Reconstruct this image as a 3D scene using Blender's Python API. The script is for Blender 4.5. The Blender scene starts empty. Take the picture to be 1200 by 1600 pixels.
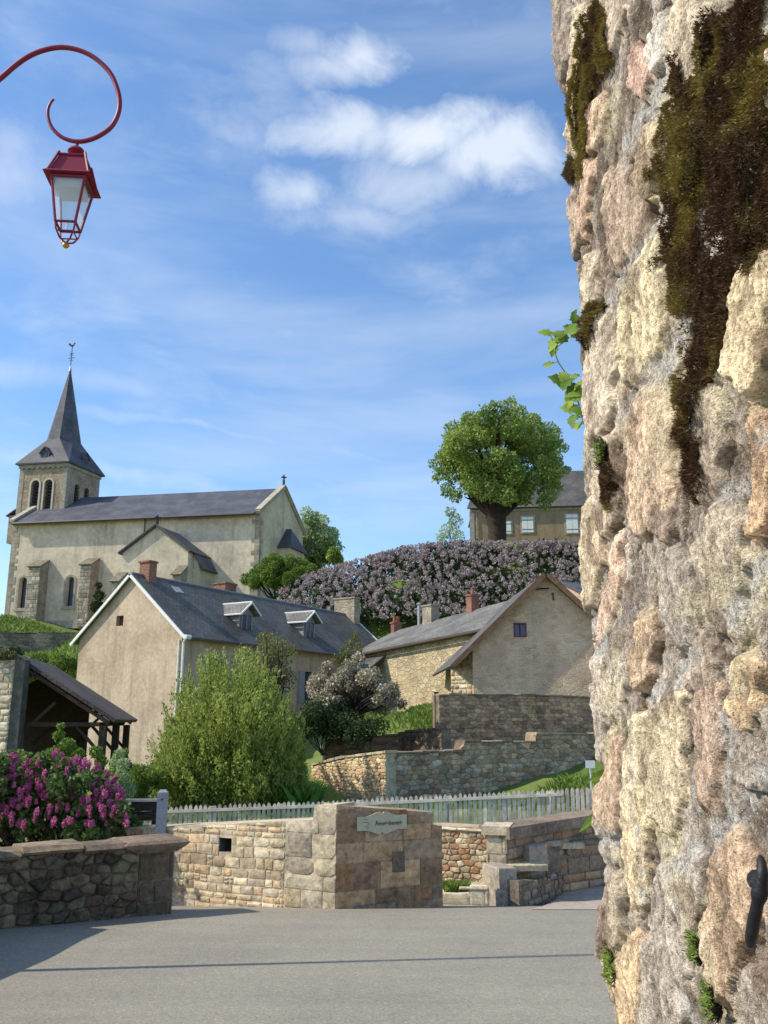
import bpy, bmesh, math, random
import numpy as np
from mathutils import Vector, Matrix
scene = bpy.context.scene
COL = scene.collection
R = math.radians
# ------------------------------------------------------------------ camera
PITCH = R(13.5); FPX = 1364.0; EYE = 1.6
cd = bpy.data.cameras.new('camera'); cam = bpy.data.objects.new('camera', cd); COL.objects.link(cam)
cam.location = (0, 0, EYE); cam.rotation_euler = (R(90) + PITCH, 0, 0)
cd.sensor_fit = 'VERTICAL'; cd.angle_y = 2 * math.atan(800 / FPX)
cd.clip_start = 0.05; cd.clip_end = 3000
scene.camera = cam
# ------------------------------------------------------------------ light
SUN_EL = R(43); SUN_DIR = Vector((-0.99, -0.13, 0)).normalized()      # towards the sun, on the ground
S3 = Vector((SUN_DIR.x * math.cos(SUN_EL), SUN_DIR.y * math.cos(SUN_EL), math.sin(SUN_EL)))
sl = bpy.data.lights.new('sun', 'SUN'); so = bpy.data.objects.new('sun', sl); COL.objects.link(so)
sl.energy = 5.0; sl.angle = R(0.5); sl.color = (1.0, 0.915, 0.78)
so.rotation_euler = S3.to_track_quat('Z', 'Y').to_euler(); so.location = (-30, -5, 40)
scene.view_settings.view_transform = 'Standard'; scene.view_settings.look = 'None'
scene.view_settings.exposure = 0.10; scene.view_settings.gamma = 1
scene.view_settings.use_curve_mapping = False

def s2l(c):
    return c / 12.92 if c <= 0.04045 else ((c + 0.055) / 1.055) ** 2.4
def hexc(h, k=1.0):
    h = h.lstrip('#'); return tuple(s2l(int(h[i:i + 2], 16) / 255) * k for i in (0, 2, 4))

# node helper
def kcol(c, r):
    k = r.uniform(.82, 1.12); c = hexc(c) if isinstance(c, str) else c; return tuple(x * k for x in c)
class NT:
    def __init__(s, tree): s.t = tree; s.n = tree.nodes; s.l = tree.links
    def new(s, typ, **kw):
        n = s.n.new(typ)
        for k, v in kw.items():
            if k.startswith('i_'): s.setin(n, k[2:], v)
            else: setattr(n, k, v)
        return n
    def setin(s, n, key, v):
        key = int(key) if str(key).isdigit() else key.replace('_', ' ')
        sk = n.inputs[key]
        if isinstance(v, bpy.types.NodeSocket): s.l.new(v, sk)
        else: sk.default_value = v
    def math(s, op, a, b=None, clamp=False):
        n = s.n.new('ShaderNodeMath'); n.operation = op; n.use_clamp = clamp
        for i, v in enumerate((a, b)):
            if v is None: continue
            if isinstance(v, bpy.types.NodeSocket): s.l.new(v, n.inputs[i])
            else: n.inputs[i].default_value = v
        return n.outputs[0]
    def vmath(s, op, a, b):
        n = s.n.new('ShaderNodeVectorMath'); n.operation = op
        for i, v in enumerate((a, b)):
            if isinstance(v, bpy.types.NodeSocket): s.l.new(v, n.inputs[i])
            else: n.inputs[i].default_value = v
        return n.outputs['Value'] if op in ('LENGTH', 'DISTANCE', 'DOT_PRODUCT') else n.outputs[0]
    def mix(s, f, a, b, blend='MIX'):
        n = s.n.new('ShaderNodeMix'); n.data_type = 'RGBA'; n.blend_type = blend
        for i, v in ((0, f), (6, a), (7, b)):
            if isinstance(v, bpy.types.NodeSocket): s.l.new(v, n.inputs[i])
            elif i and len(v) == 3: n.inputs[i].default_value = (*v, 1)
            else: n.inputs[i].default_value = v
        return n.outputs[2]
    def noise(s, vec, scale, detail=4, rough=0.55, dist=0.0):
        n = s.n.new('ShaderNodeTexNoise'); n.inputs['Scale'].default_value = scale
        n.inputs['Detail'].default_value = detail; n.inputs['Roughness'].default_value = rough
        n.inputs['Distortion'].default_value = dist
        if vec is not None: s.l.new(vec, n.inputs['Vector'])
        return n.outputs['Fac']
    def ramp(s, f, lo, hi, a=0.0, b=1.0):
        n = s.n.new('ShaderNodeMapRange'); n.interpolation_type = 'SMOOTHSTEP'
        s.l.new(f, n.inputs[0])
        for i, v in ((1, lo), (2, hi), (3, a), (4, b)): n.inputs[i].default_value = v
        return n.outputs[0]
    def mapping(s, vec, scale=(1, 1, 1), rot=(0, 0, 0), loc=(0, 0, 0)):
        n = s.n.new('ShaderNodeMapping'); s.l.new(vec, n.inputs[0])
        n.inputs['Scale'].default_value = scale; n.inputs['Rotation'].default_value = rot
        n.inputs['Location'].default_value = loc
        return n.outputs[0]

def pixdir(px, py):
    u = (px - 600) / FPX; v = (800 - py) / FPX
    return Vector((u, math.cos(PITCH) - v * math.sin(PITCH), math.sin(PITCH) + v * math.cos(PITCH))).normalized()
def P(px, py, Y):
    d = pixdir(px, py); t = Y / d.y
    return Vector((d.x * t, Y, EYE + d.z * t))
def zY(py, Y): return P(600, py, Y).z
def XY(px, py, Y):
    p = P(px, py, Y); return p.x
def proj(V):
    x = V[..., 0]; y = V[..., 1]; z = V[..., 2] - EYE
    d = y * math.cos(PITCH) + z * math.sin(PITCH); v = (-y * math.sin(PITCH) + z * math.cos(PITCH)) / d
    return 600 + FPX * x / d, 800 - FPX * v
SLOPE = 0.05
def G(px, py):
    d = pixdir(px, py); t = -EYE / (d.z + SLOPE * d.y); return Vector((d.x * t, d.y * t, EYE + d.z * t))

# ------------------------------------------------------------------ world sky with clouds
w = bpy.data.worlds.new('World'); scene.world = w; w.use_nodes = True
t = NT(w.node_tree); t.n.clear()
sky = t.new('ShaderNodeTexSky', sky_type='NISHITA', sun_disc=False, sun_elevation=SUN_EL,
            sun_rotation=math.atan2(SUN_DIR.x, SUN_DIR.y), altitude=400, air_density=1.0, dust_density=0.6, ozone_density=2.0)
tc = t.new('ShaderNodeTexCoord'); D = tc.outputs['Generated']
wn = t.new('ShaderNodeTexNoise'); t.l.new(D, wn.inputs['Vector']); wn.inputs['Scale'].default_value = 7; wn.inputs['Detail'].default_value = 6
warp = t.vmath('SCALE', wn.outputs['Color'], (0, 0, 0)); warp.node.inputs[3].default_value = 0.07
Dw = t.vmath('ADD', D, warp)
edge = t.noise(D, 11, 8, 0.62, 0.4)
def blob(px, py, rx, ry, amp, soft=0.55, rot=0):
    c = pixdir(px, py) + Vector((0.035, 0.035, 0.035))
    rel = t.vmath('SUBTRACT', Dw, tuple(c))
    m = t.mapping(rel, scale=(1, 1, 1), rot=(0, rot, 0))
    m = t.vmath('MULTIPLY', m, (FPX / rx, 300 / rx, FPX / ry))
    ln = t.vmath('LENGTH', m, (0, 0, 0))
    q = t.math('ADD', ln, t.math('MULTIPLY', t.math('SUBTRACT', edge, 0.5), 1.9))
    n = t.ramp(q, 1.15, 1.15 - soft - 0.4, 0, amp); return n
blobs = [blob(568, 88, 92, 44, 0.93, 0.8), blob(478, 82, 85, 36, 0.45, 0.9), blob(525, 122, 90, 26, 0.6, 0.8), blob(655, 212, 170, 40, 0.93, 0.8),
         blob(760, 245, 130, 52, 0.85, 0.6), blob(555, 218, 130, 36, 0.8, 0.7), blob(640, 285, 180, 48, 0.6, 0.9), blob(480, 302, 95, 32, 0.7, 0.9), blob(560, 332, 180, 36, 0.5, 0.9),
         blob(350, 205, 85, 32, 0.4, 1.0), blob(30, 270, 130, 70, 0.5, 1.1), blob(830, 250, 100, 48, 0.55, 1.0)]
cl = blobs[0]
for b in blobs[1:]: cl = t.math('MAXIMUM', cl, b)
w1 = t.noise(t.mapping(D, scale=(1.6, 1.0, 9), rot=(0, R(-8), 0)), 1.4, 6, 0.55, 0.3)
w2 = t.noise(t.mapping(D, scale=(3.0, 2.0, 8), rot=(0, R(12), 0), loc=(3, 1, 4)), 2.0, 7, 0.6, 0.3)
wisp = t.math('ADD', 0.06, t.math('MAXIMUM', t.ramp(w1, 0.38, 0.85, 0, 0.38), t.ramp(w2, 0.40, 0.85, 0, 0.34)))
def streak(p0, p1, wd, amp):
    a = pixdir(*p0); b = pixdir(*p1); n = a.cross(b).normalized()
    c = t.vmath('DOT_PRODUCT', t.vmath('ADD', D, t.vmath('SCALE', warp, (0, 0, 0))), tuple(n))
    ab = t.math('ABSOLUTE', c)
    k = t.math('MULTIPLY', t.ramp(ab, wd, 0.0, 0, amp), t.ramp(edge, 0.2, 0.7, 0.35, 1))
    mid = (a + b).normalized(); ex = t.vmath('DISTANCE', D, tuple(mid)); half = (a - b).length / 2
    return t.math('MULTIPLY', k, t.ramp(ex, half * 1.15, half * 0.6, 0, 1))
st = streak((60, 590), (660, 695), 0.012, 0.34)
for a in (streak((-60, 640), (420, 745), 0.02, 0.4), streak((120, 690), (640, 800), 0.016, 0.3), streak((-100, 520), (300, 580), 0.03, 0.35)):
    st = t.math('MAXIMUM', st, a)
cl = t.math('MAXIMUM', cl, t.math('MAXIMUM', wisp, st))
sx = t.new('ShaderNodeSeparateXYZ'); t.l.new(D, sx.inputs[0])
cl = t.math('MULTIPLY', cl, t.ramp(sx.outputs[2], 0.02, 0.12, 0.1, 1))
sat = t.new('ShaderNodeHueSaturation'); t.l.new(sky.outputs[0], sat.inputs['Color']); sat.inputs['Saturation'].default_value = 1.22; sat.inputs['Value'].default_value = 1.42
colr = t.mix(cl, sat.outputs[0], (5.5, 6.0, 6.7))
bg = t.new('ShaderNodeBackground'); t.l.new(colr, bg.inputs[0]); bg.inputs[1].default_value = 0.15
out = t.new('ShaderNodeOutputWorld'); t.l.new(bg.outputs[0], out.inputs[0])

# ------------------------------------------------------------------ materials
def newmat(name):
    m = bpy.data.materials.new(name); m.use_nodes = True; t = NT(m.node_tree)
    b = t.n['Principled BSDF']; b.inputs['Roughness'].default_value = 0.85
    if 'Specular IOR Level' in b.inputs: b.inputs['Specular IOR Level'].default_value = 0.3
    tc = t.new('ShaderNodeTexCoord'); return m, t, b, tc
def bump(t, b, h, dist, strength=1.0, prev=None):
    n = t.new('ShaderNodeBump'); n.inputs['Distance'].default_value = dist; n.inputs['Strength'].default_value = strength
    t.l.new(h, n.inputs['Height'])
    if prev is not None: t.l.new(prev, n.inputs['Normal'])
    t.l.new(n.outputs[0], b.inputs['Normal']); return n.outputs[0]
def mat_plain(name, c, rough=0.7, metal=0.0, var=0.15, scale=8, bd=0.0):
    m, t, b, tc = newmat(name); o = tc.outputs['Object']
    n = t.noise(o, scale, 6, 0.6)
    dark = tuple(x * (1 - var) for x in c); lite = tuple(min(1, x * (1 + var)) for x in c)
    t.l.new(t.mix(t.ramp(n, 0.3, 0.7), dark, lite), b.inputs['Base Color'])
    b.inputs['Roughness'].default_value = rough; b.inputs['Metallic'].default_value = metal
    if bd: bump(t, b, t.noise(o, scale * 4, 5), bd)
    return m
def mat_attr(name, grain=14, gamp=0.35, bd=0.012, patch=2.0, pamp=0.25, rough=0.92):
    """per-stone colour from the 'col' attribute with grain, stains and bump"""
    m, t, b, tc = newmat(name); o = tc.outputs['Object']
    at = t.new('ShaderNodeAttribute', attribute_name='col')
    n1 = t.noise(o, grain, 6, 0.65); n2 = t.noise(o, patch, 5, 0.6); n3 = t.noise(o, grain * 5, 3, 0.6)
    k = t.math('ADD', t.ramp(n1, 0.25, 0.75, -gamp, gamp), t.ramp(n2, 0.3, 0.7, -pamp, pamp))
    k = t.math('ADD', t.math('ADD', k, 1.0), t.ramp(n3, 0.2, 0.8, -gamp * .6, gamp * .6))
    n = t.new('ShaderNodeVectorMath', operation='SCALE'); t.l.new(at.outputs['Color'], n.inputs[0]); t.l.new(k, n.inputs[3])
    t.l.new(n.outputs[0], b.inputs['Base Color']); b.inputs['Roughness'].default_value = rough
    h = t.math('ADD', n1, t.math('MULTIPLY', n3, 0.4)); bump(t, b, h, bd)
    return m
def mat_plaster(name, c, stain, sc=0.6, bd=0.02, fine=0.12, streak=True):
    m, t, b, tc = newmat(name); o = tc.outputs['Object']
    n1 = t.noise(o, sc, 7, 0.65, 0.4); n2 = t.noise(o, sc * 12, 6, 0.6)
    sv = t.mapping(o, scale=(2.2, 2.2, 0.22)); n3 = t.noise(sv, sc * 2, 6, 0.65)
    base = t.mix(t.ramp(n1, 0.35, 0.7), c, stain)
    if streak: base = t.mix(t.ramp(n3, 0.48, 0.76, 0, 0.7), base, tuple(x * 0.55 for x in stain))
    k = t.math('ADD', 1.0, t.ramp(n2, 0.3, 0.7, -fine, fine))
    n = t.new('ShaderNodeVectorMath', operation='SCALE'); t.l.new(base, n.inputs[0]); t.l.new(k, n.inputs[3])
    t.l.new(n.outputs[0], b.inputs['Base Color']); bump(t, b, n2, bd)
    return m
def mat_rubble(name, pal, mort, sc=4.0, bd=0.03, flat=1.5, rnd=0.9):
    """rubble masonry for faces seen from far away (voronoi stones, pale joints)"""
    m, t, b, tc = newmat(name); uv = tc.outputs['UV']
    wn = t.new('ShaderNodeTexNoise'); t.l.new(uv, wn.inputs['Vector']); wn.inputs['Scale'].default_value = sc * .8
    v = t.vmath('ADD', t.mapping(uv, scale=(1, flat, 1)), t.vmath('MULTIPLY', wn.outputs['Color'], (0.12, 0.12, 0.0)))
    vo = t.new('ShaderNodeTexVoronoi'); t.l.new(v, vo.inputs['Vector']); vo.inputs['Scale'].default_value = sc; vo.inputs['Randomness'].default_value = rnd
    ve = t.new('ShaderNodeTexVoronoi', feature='DISTANCE_TO_EDGE'); t.l.new(v, ve.inputs['Vector']); ve.inputs['Scale'].default_value = sc; ve.inputs['Randomness'].default_value = rnd
    sp = t.new('ShaderNodeSeparateColor'); t.l.new(vo.outputs['Color'], sp.inputs[0])
    cr = t.new('ShaderNodeValToRGB'); t.l.new(sp.outputs[0], cr.inputs[0]); el = cr.color_ramp.elements
    for i, c in enumerate(pal):
        e = el[i] if i < 2 else el.new(1)
        e.position = i / (len(pal) - 1)
    for i, e in enumerate(sorted(el, key=lambda e: e.position)): e.color = (*pal[i], 1)
    n2 = t.noise(uv, sc * 6, 5, .6); j = t.ramp(ve.outputs['Distance'], 0.02, 0.09)
    n1 = t.noise(uv, 0.7, 5, .6)
    c = t.mix(j, mort, cr.outputs[0])
    k = t.math('ADD', t.math('ADD', 1.0, t.ramp(n2, .3, .7, -.2, .2)), t.ramp(n1, .3, .7, -.2, .2))
    n = t.new('ShaderNodeVectorMath', operation='SCALE'); t.l.new(c, n.inputs[0]); t.l.new(k, n.inputs[3])
    t.l.new(n.outputs[0], b.inputs['Base Color'])
    bump(t, b, t.math('ADD', j, t.math('MULTIPLY', n2, .5)), bd)
    return m
def mat_slate(name, c, c2, rowh=0.16, w=0.25, moss=None):
    m, t, b, tc = newmat(name); uv = tc.outputs['UV']
    br = t.new('ShaderNodeTexBrick'); t.l.new(uv, br.inputs['Vector'])
    br.inputs['Scale'].default_value = 1; br.inputs['Brick Width'].default_value = w; br.inputs['Row Height'].default_value = rowh
    br.inputs['Mortar Size'].default_value = 0.012; br.inputs['Color1'].default_value = (*c, 1); br.inputs['Color2'].default_value = (*c2, 1)
    br.inputs['Mortar'].default_value = (*[x * .5 for x in c], 1)
    n1 = t.noise(uv, 0.6, 6, .6); n2 = t.noise(uv, 9, 4, .6)
    k = t.math('ADD', t.math('ADD', 1.0, t.ramp(n1, .3, .7, -.32, .32)), t.ramp(n2, .3, .7, -.25, .25))
    n = t.new('ShaderNodeVectorMath', operation='SCALE'); t.l.new(br.outputs['Color'], n.inputs[0]); t.l.new(k, n.inputs[3])
    col = n.outputs[0]
    if moss: col = t.mix(t.ramp(t.noise(uv, 1.3, 6, .7), .5, .68, 0, .8), col, moss)
    t.l.new(col, b.inputs['Base Color']); b.inputs['Roughness'].default_value = 0.6
    bump(t, b, t.math('ADD', br.outputs['Fac'], n2), -0.01)
    return m
def mat_leaf(name, a, b_, transl=0.35, rough=0.6):
    m, t, b, tc = newmat(name)
    at = t.new('ShaderNodeAttribute', attribute_name='col')
    c = t.mix(at.outputs['Fac'], a, b_); t.l.new(c, b.inputs['Base Color']); b.inputs['Roughness'].default_value = rough
    tr = t.new('ShaderNodeBsdfTranslucent'); t.l.new(c, tr.inputs[0])
    mx = t.new('ShaderNodeMixShader'); mx.inputs[0].default_value = transl
    t.l.new(b.outputs[0], mx.inputs[1]); t.l.new(tr.outputs[0], mx.inputs[2])
    t.l.new(mx.outputs[0], t.n['Material Output'].inputs[0]); return m
M = {}
M['stone'] = mat_attr('ashlar_stone')
M['stone_far'] = mat_attr('rubble_stone', grain=7, gamp=.3, bd=.02, patch=1.2)
M['house_plaster'] = mat_plaster('house_plaster', hexc('bfac94'), hexc('a39079'), 0.5)
M['church_plaster'] = mat_plaster('church_plaster', hexc('d8c8ae'), hexc('b4a792'), 0.22)
M['church_stone'] = mat_rubble('church_stone', [hexc('857b6c'), hexc('9d917f'), hexc('a69880'), hexc('8a7f6a')], hexc('9a9080'), 2.6, .02)
M['trim_stone'] = mat_plain('trim_stone', hexc('9b9385'), .85, 0, .22, 3, .01)
M['coping'] = mat_plain('coping_stone', hexc('a9a190'), .85, 0, .2, 2, .01)
M['weath'] = mat_plain('weathered_stone', hexc('77705f'), .9, 0, .25, 3)
M['slate'] = mat_slate('slate', hexc('50525a'), hexc('5c5e66'))
M['slate_old'] = mat_slate('old_slate', hexc('54534f'), hexc('676560'), moss=hexc('5f5a48'))
M['slate_grey'] = mat_slate('grey_slate', hexc('6d6b66'), hexc('7c7a73'), moss=hexc('625e50'))
M['long_wall'] = mat_rubble('lit_rubble', [hexc('b5a27e'), hexc('c0ae8a'), hexc('a3906e'), hexc('cfc0a0')], hexc('b3a488'), 3.0, .03)
M['gable_wall'] = mat_rubble('lime_rubble', [hexc('c9ab90'), hexc('ccb096'), hexc('ba9b80'), hexc('c8b098')], hexc('cab096'), 3.6, .012)
M['dark_gap'] = mat_plain('dark_recess', hexc('2b2a2c'), .6)
M['brick'] = mat_slate('chimney_brick', hexc('8f604e'), hexc('a0715c'), .07, .2)
M['white'] = mat_plain('white_paint', hexc('dcdcd8'), .5, 0, .08)
M['zinc'] = mat_plain('zinc', hexc('a9abad'), .45, .3, .1)
M['wood_dark'] = mat_plain('dark_timber', hexc('3a2d26'), .8, 0, .35, 12, .004)
M['verge'] = mat_plain('verge_board', hexc('7c5c48'), .8, 0, .25, 6)
M['picket'] = mat_plain('grey_picket', hexc('c2b8ab'), .85, 0, .35, 5, .002)
M['bark'] = mat_plain('bark', hexc('39302a'), .95, 0, .35, 6, .02)
M['red_metal'] = mat_plain('red_paint', hexc('7c2236'), .45, 0, .12, 20)
M['pane'] = mat_plain('window_pane', hexc('394350'), .12, 0, .2, 1)
M['iron'] = mat_plain('black_iron', hexc('26262a'), .5, .3, .3, 60, .001)
M['gold'] = mat_plain('brass', hexc('c79a50'), .35, .8, .1)
def mat_glass(name):
    m, t, b, tc = newmat(name)
    tr = t.new('ShaderNodeBsdfTransparent'); gl = t.new('ShaderNodeBsdfGlossy'); gl.inputs['Roughness'].default_value = .05
    df = t.new('ShaderNodeBsdfTranslucent'); df.inputs[0].default_value = (.8, .83, .85, 1)
    m1 = t.new('ShaderNodeMixShader'); m1.inputs[0].default_value = .13; t.l.new(tr.outputs[0], m1.inputs[1]); t.l.new(df.outputs[0], m1.inputs[2])
    m2 = t.new('ShaderNodeMixShader'); m2.inputs[0].default_value = .10; t.l.new(m1.outputs[0], m2.inputs[1]); t.l.new(gl.outputs[0], m2.inputs[2])
    t.l.new(m2.outputs[0], t.n['Material Output'].inputs[0]); return m
M['glass'] = mat_glass('lantern_glass')

# ------------------------------------------------------------------ objects
ROOTLOC = {}
def props(o, label=None, cat=None, group=None, kind=None):
    for k, v in (('label', label), ('category', cat), ('group', group), ('kind', kind)):
        if v: o[k] = v
def thing(name, loc, label, cat, group=None):
    o = bpy.data.objects.new(name, None); COL.objects.link(o); o.location = loc; o.empty_display_size = .3
    props(o, label, cat, group); return o
def rootloc(o):
    while o.parent: o = o.parent
    return np.array(o.location)
def np_mesh(name, V, F, mat, parent=None, loc=None, col=None, smooth=False, uv=None):
    """V (n,3) world coordinates, F list/array of polygons; col per-polygon rgb"""
    V = np.asarray(V, float)
    off = rootloc(parent) if parent is not None else (np.array(loc, float) if loc is not None else np.zeros(3))
    V = V - off
    me = bpy.data.meshes.new(name)
    if isinstance(F, np.ndarray):
        nf, k = F.shape; me.vertices.add(len(V)); me.vertices.foreach_set('co', V.astype(np.float32).ravel())
        me.loops.add(nf * k); me.loops.foreach_set('vertex_index', F.astype(np.int32).ravel())
        me.polygons.add(nf); me.polygons.foreach_set('loop_start', (np.arange(nf) * k).astype(np.int32))
        cnt = np.full(nf, k)
    else:
        me.from_pydata(V.tolist(), [], F); cnt = np.array([len(f) for f in F])
    me.update(calc_edges=True)
    if col is not None:
        a = me.color_attributes.new('col', 'FLOAT_COLOR', 'CORNER')
        c = np.asarray(col, float)
        if c.ndim == 1: c = np.stack([c] * 3, 1)
        c = np.concatenate([c, np.ones((len(c), 1))], 1)
        a.data.foreach_set('color', np.repeat(c, cnt, axis=0).astype(np.float32).ravel())
    if uv is not None:
        l = me.uv_layers.new(name='UVMap'); l.data.foreach_set('uv', np.asarray(uv, np.float32).ravel())
    if smooth: me.polygons.foreach_set('use_smooth', np.ones(len(me.polygons), bool))
    me.materials.append(mat)
    o = bpy.data.objects.new(name, me); COL.objects.link(o)
    if parent is not None: o.parent = parent
    elif loc is not None: o.location = loc
    return o
class MB:
    def __init__(s): s.v = []; s.f = []; s.c = []
    def poly(s, pts, c=(.5, .5, .5)):
        i = len(s.v); s.v += [tuple(p) for p in pts]; s.f.append(list(range(i, i + len(pts)))); s.c.append(c)
    def solid(s, V, F, c=(.5, .5, .5)):
        i = len(s.v); s.v += [tuple(p) for p in V]
        for f in F: s.f.append([i + k for k in f]); s.c.append(c)
    def box(s, lo, hi, fr=None, c=(.5, .5, .5)):
        x0, y0, z0 = lo; x1, y1, z1 = hi
        V = [(x0, y0, z0), (x1, y0, z0), (x1, y1, z0), (x0, y1, z0), (x0, y0, z1), (x1, y0, z1), (x1, y1, z1), (x0, y1, z1)]
        if fr: V = [fr(*p) for p in V]
        s.solid(V, [(0, 3, 2, 1), (4, 5, 6, 7), (0, 1, 5, 4), (1, 2, 6, 5), (2, 3, 7, 6), (3, 0, 4, 7)], c)
    def prism(s, pts, vec, c=(.5, .5, .5)):
        """closed polygon pts extruded by vec"""
        n = len(pts); vec = Vector(vec); A = [Vector(p) for p in pts]; B = [p + vec for p in A]
        s.solid(A + B, [tuple(range(n))[::-1], tuple(range(n, 2 * n))] + [(i, (i + 1) % n, n + (i + 1) % n, n + i) for i in range(n)], c)
    def tube(s, path, rad, n=10, c=(.5, .5, .5), cap=True):
        path = [Vector(p) for p in path]; k = len(path)
        if not hasattr(rad, '__len__'): rad = [rad] * k
        base = len(s.v); ref = None
        for i, p in enumerate(path):
            d = (path[min(i + 1, k - 1)] - path[max(i - 1, 0)]).normalized()
            if ref is None: ref = d.orthogonal().normalized()
            a = (ref - d * ref.dot(d))
            a = a.normalized() if a.length > 1e-5 else d.orthogonal().normalized()
            ref = a; b = d.cross(a)
            for j in range(n):
                an = 2 * math.pi * j / n; s.v.append(tuple(p + (a * math.cos(an) + b * math.sin(an)) * rad[i]))
        for i in range(k - 1):
            for j in range(n):
                s.f.append([base + i * n + j, base + i * n + (j + 1) % n, base + (i + 1) * n + (j + 1) % n, base + (i + 1) * n + j]); s.c.append(c)
        if cap:
            s.f.append([base + j for j in range(n)][::-1]); s.c.append(c)
            s.f.append([base + (k - 1) * n + j for j in range(n)]); s.c.append(c)
    def lathe(s, ctr, prof, n=16, c=(.5, .5, .5)):
        s.tube([Vector(ctr) + Vector((0, 0, z)) for r, z in prof], [max(r, 1e-4) for r, z in prof], n, c)
    def build(s, name, mat, parent=None, loc=None, smooth=False, col=False, bevel=0):
        if name == 'cutter': s.c = [(.12, .10, .085)] * len(s.f); col = True
        uv = []
        V = [Vector(p) for p in s.v]
        for f in s.f:
            a, b, c_ = V[f[0]], V[f[1]], V[f[2]]
            nrm = (b - a).cross(c_ - a)
            if nrm.length < 1e-9 and len(f) > 3: nrm = (b - a).cross(V[f[3]] - a)
            if nrm.length < 1e-9: nrm = Vector((0, 0, 1))
            nrm.normalize()
            if abs(nrm.z) > .98: ua = Vector((1, 0, 0)); va = Vector((0, 1, 0))
            else: ua = Vector((0, 0, 1)).cross(nrm).normalized(); va = nrm.cross(ua)
            for k in f: uv.append((V[k].dot(ua), V[k].dot(va)))
        o = np_mesh(name, s.v, s.f, mat, parent, loc, col=s.c if col else None, uv=uv)
        if smooth:
            o.data.polygons.foreach_set('use_smooth', np.ones(len(o.data.polygons), bool))
            o.data.set_sharp_from_angle(angle=R(40))
        return o
def cut(o, cutters):
    dg = bpy.context.evaluated_depsgraph_get
    for i, cb in enumerate(cutters):
        c = cb.build('cutter', M['dark_gap']); c.location = (0, 0, 0)
        c.data.transform(Matrix.Translation(-Vector(rootloc(o))) if o.parent else Matrix.Translation(-o.location))
        if o.parent: c.location = o.parent.location
        else: c.location = o.location
        for q in (o, c):
            bm = bmesh.new(); bm.from_mesh(q.data)
            if q is c or i == 0: bmesh.ops.remove_doubles(bm, verts=bm.verts, dist=1e-5)
            bmesh.ops.recalc_face_normals(bm, faces=bm.faces); bm.to_mesh(q.data); bm.free()
        m = o.modifiers.new('b', 'BOOLEAN'); m.operation = 'DIFFERENCE'; m.object = c; m.solver = 'EXACT'
        bpy.context.view_layer.update()
        me = bpy.data.meshes.new_from_object(o.evaluated_get(dg()))
        o.modifiers.remove(m); o.data = me
        bpy.data.objects.remove(c)

# frame helpers: local axes in plan
class Frame:
    def __init__(s, ox, oy, ang, skew=0.0):
        s.o = Vector((ox, oy, 0)); s.a = Vector((math.cos(ang), math.sin(ang), 0)); sk = ang + skew; s.b = Vector((-math.sin(sk), math.cos(sk), 0))
    def __call__(s, x, y, z): return s.o + s.a * x + s.b * y + Vector((0, 0, z))

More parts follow.
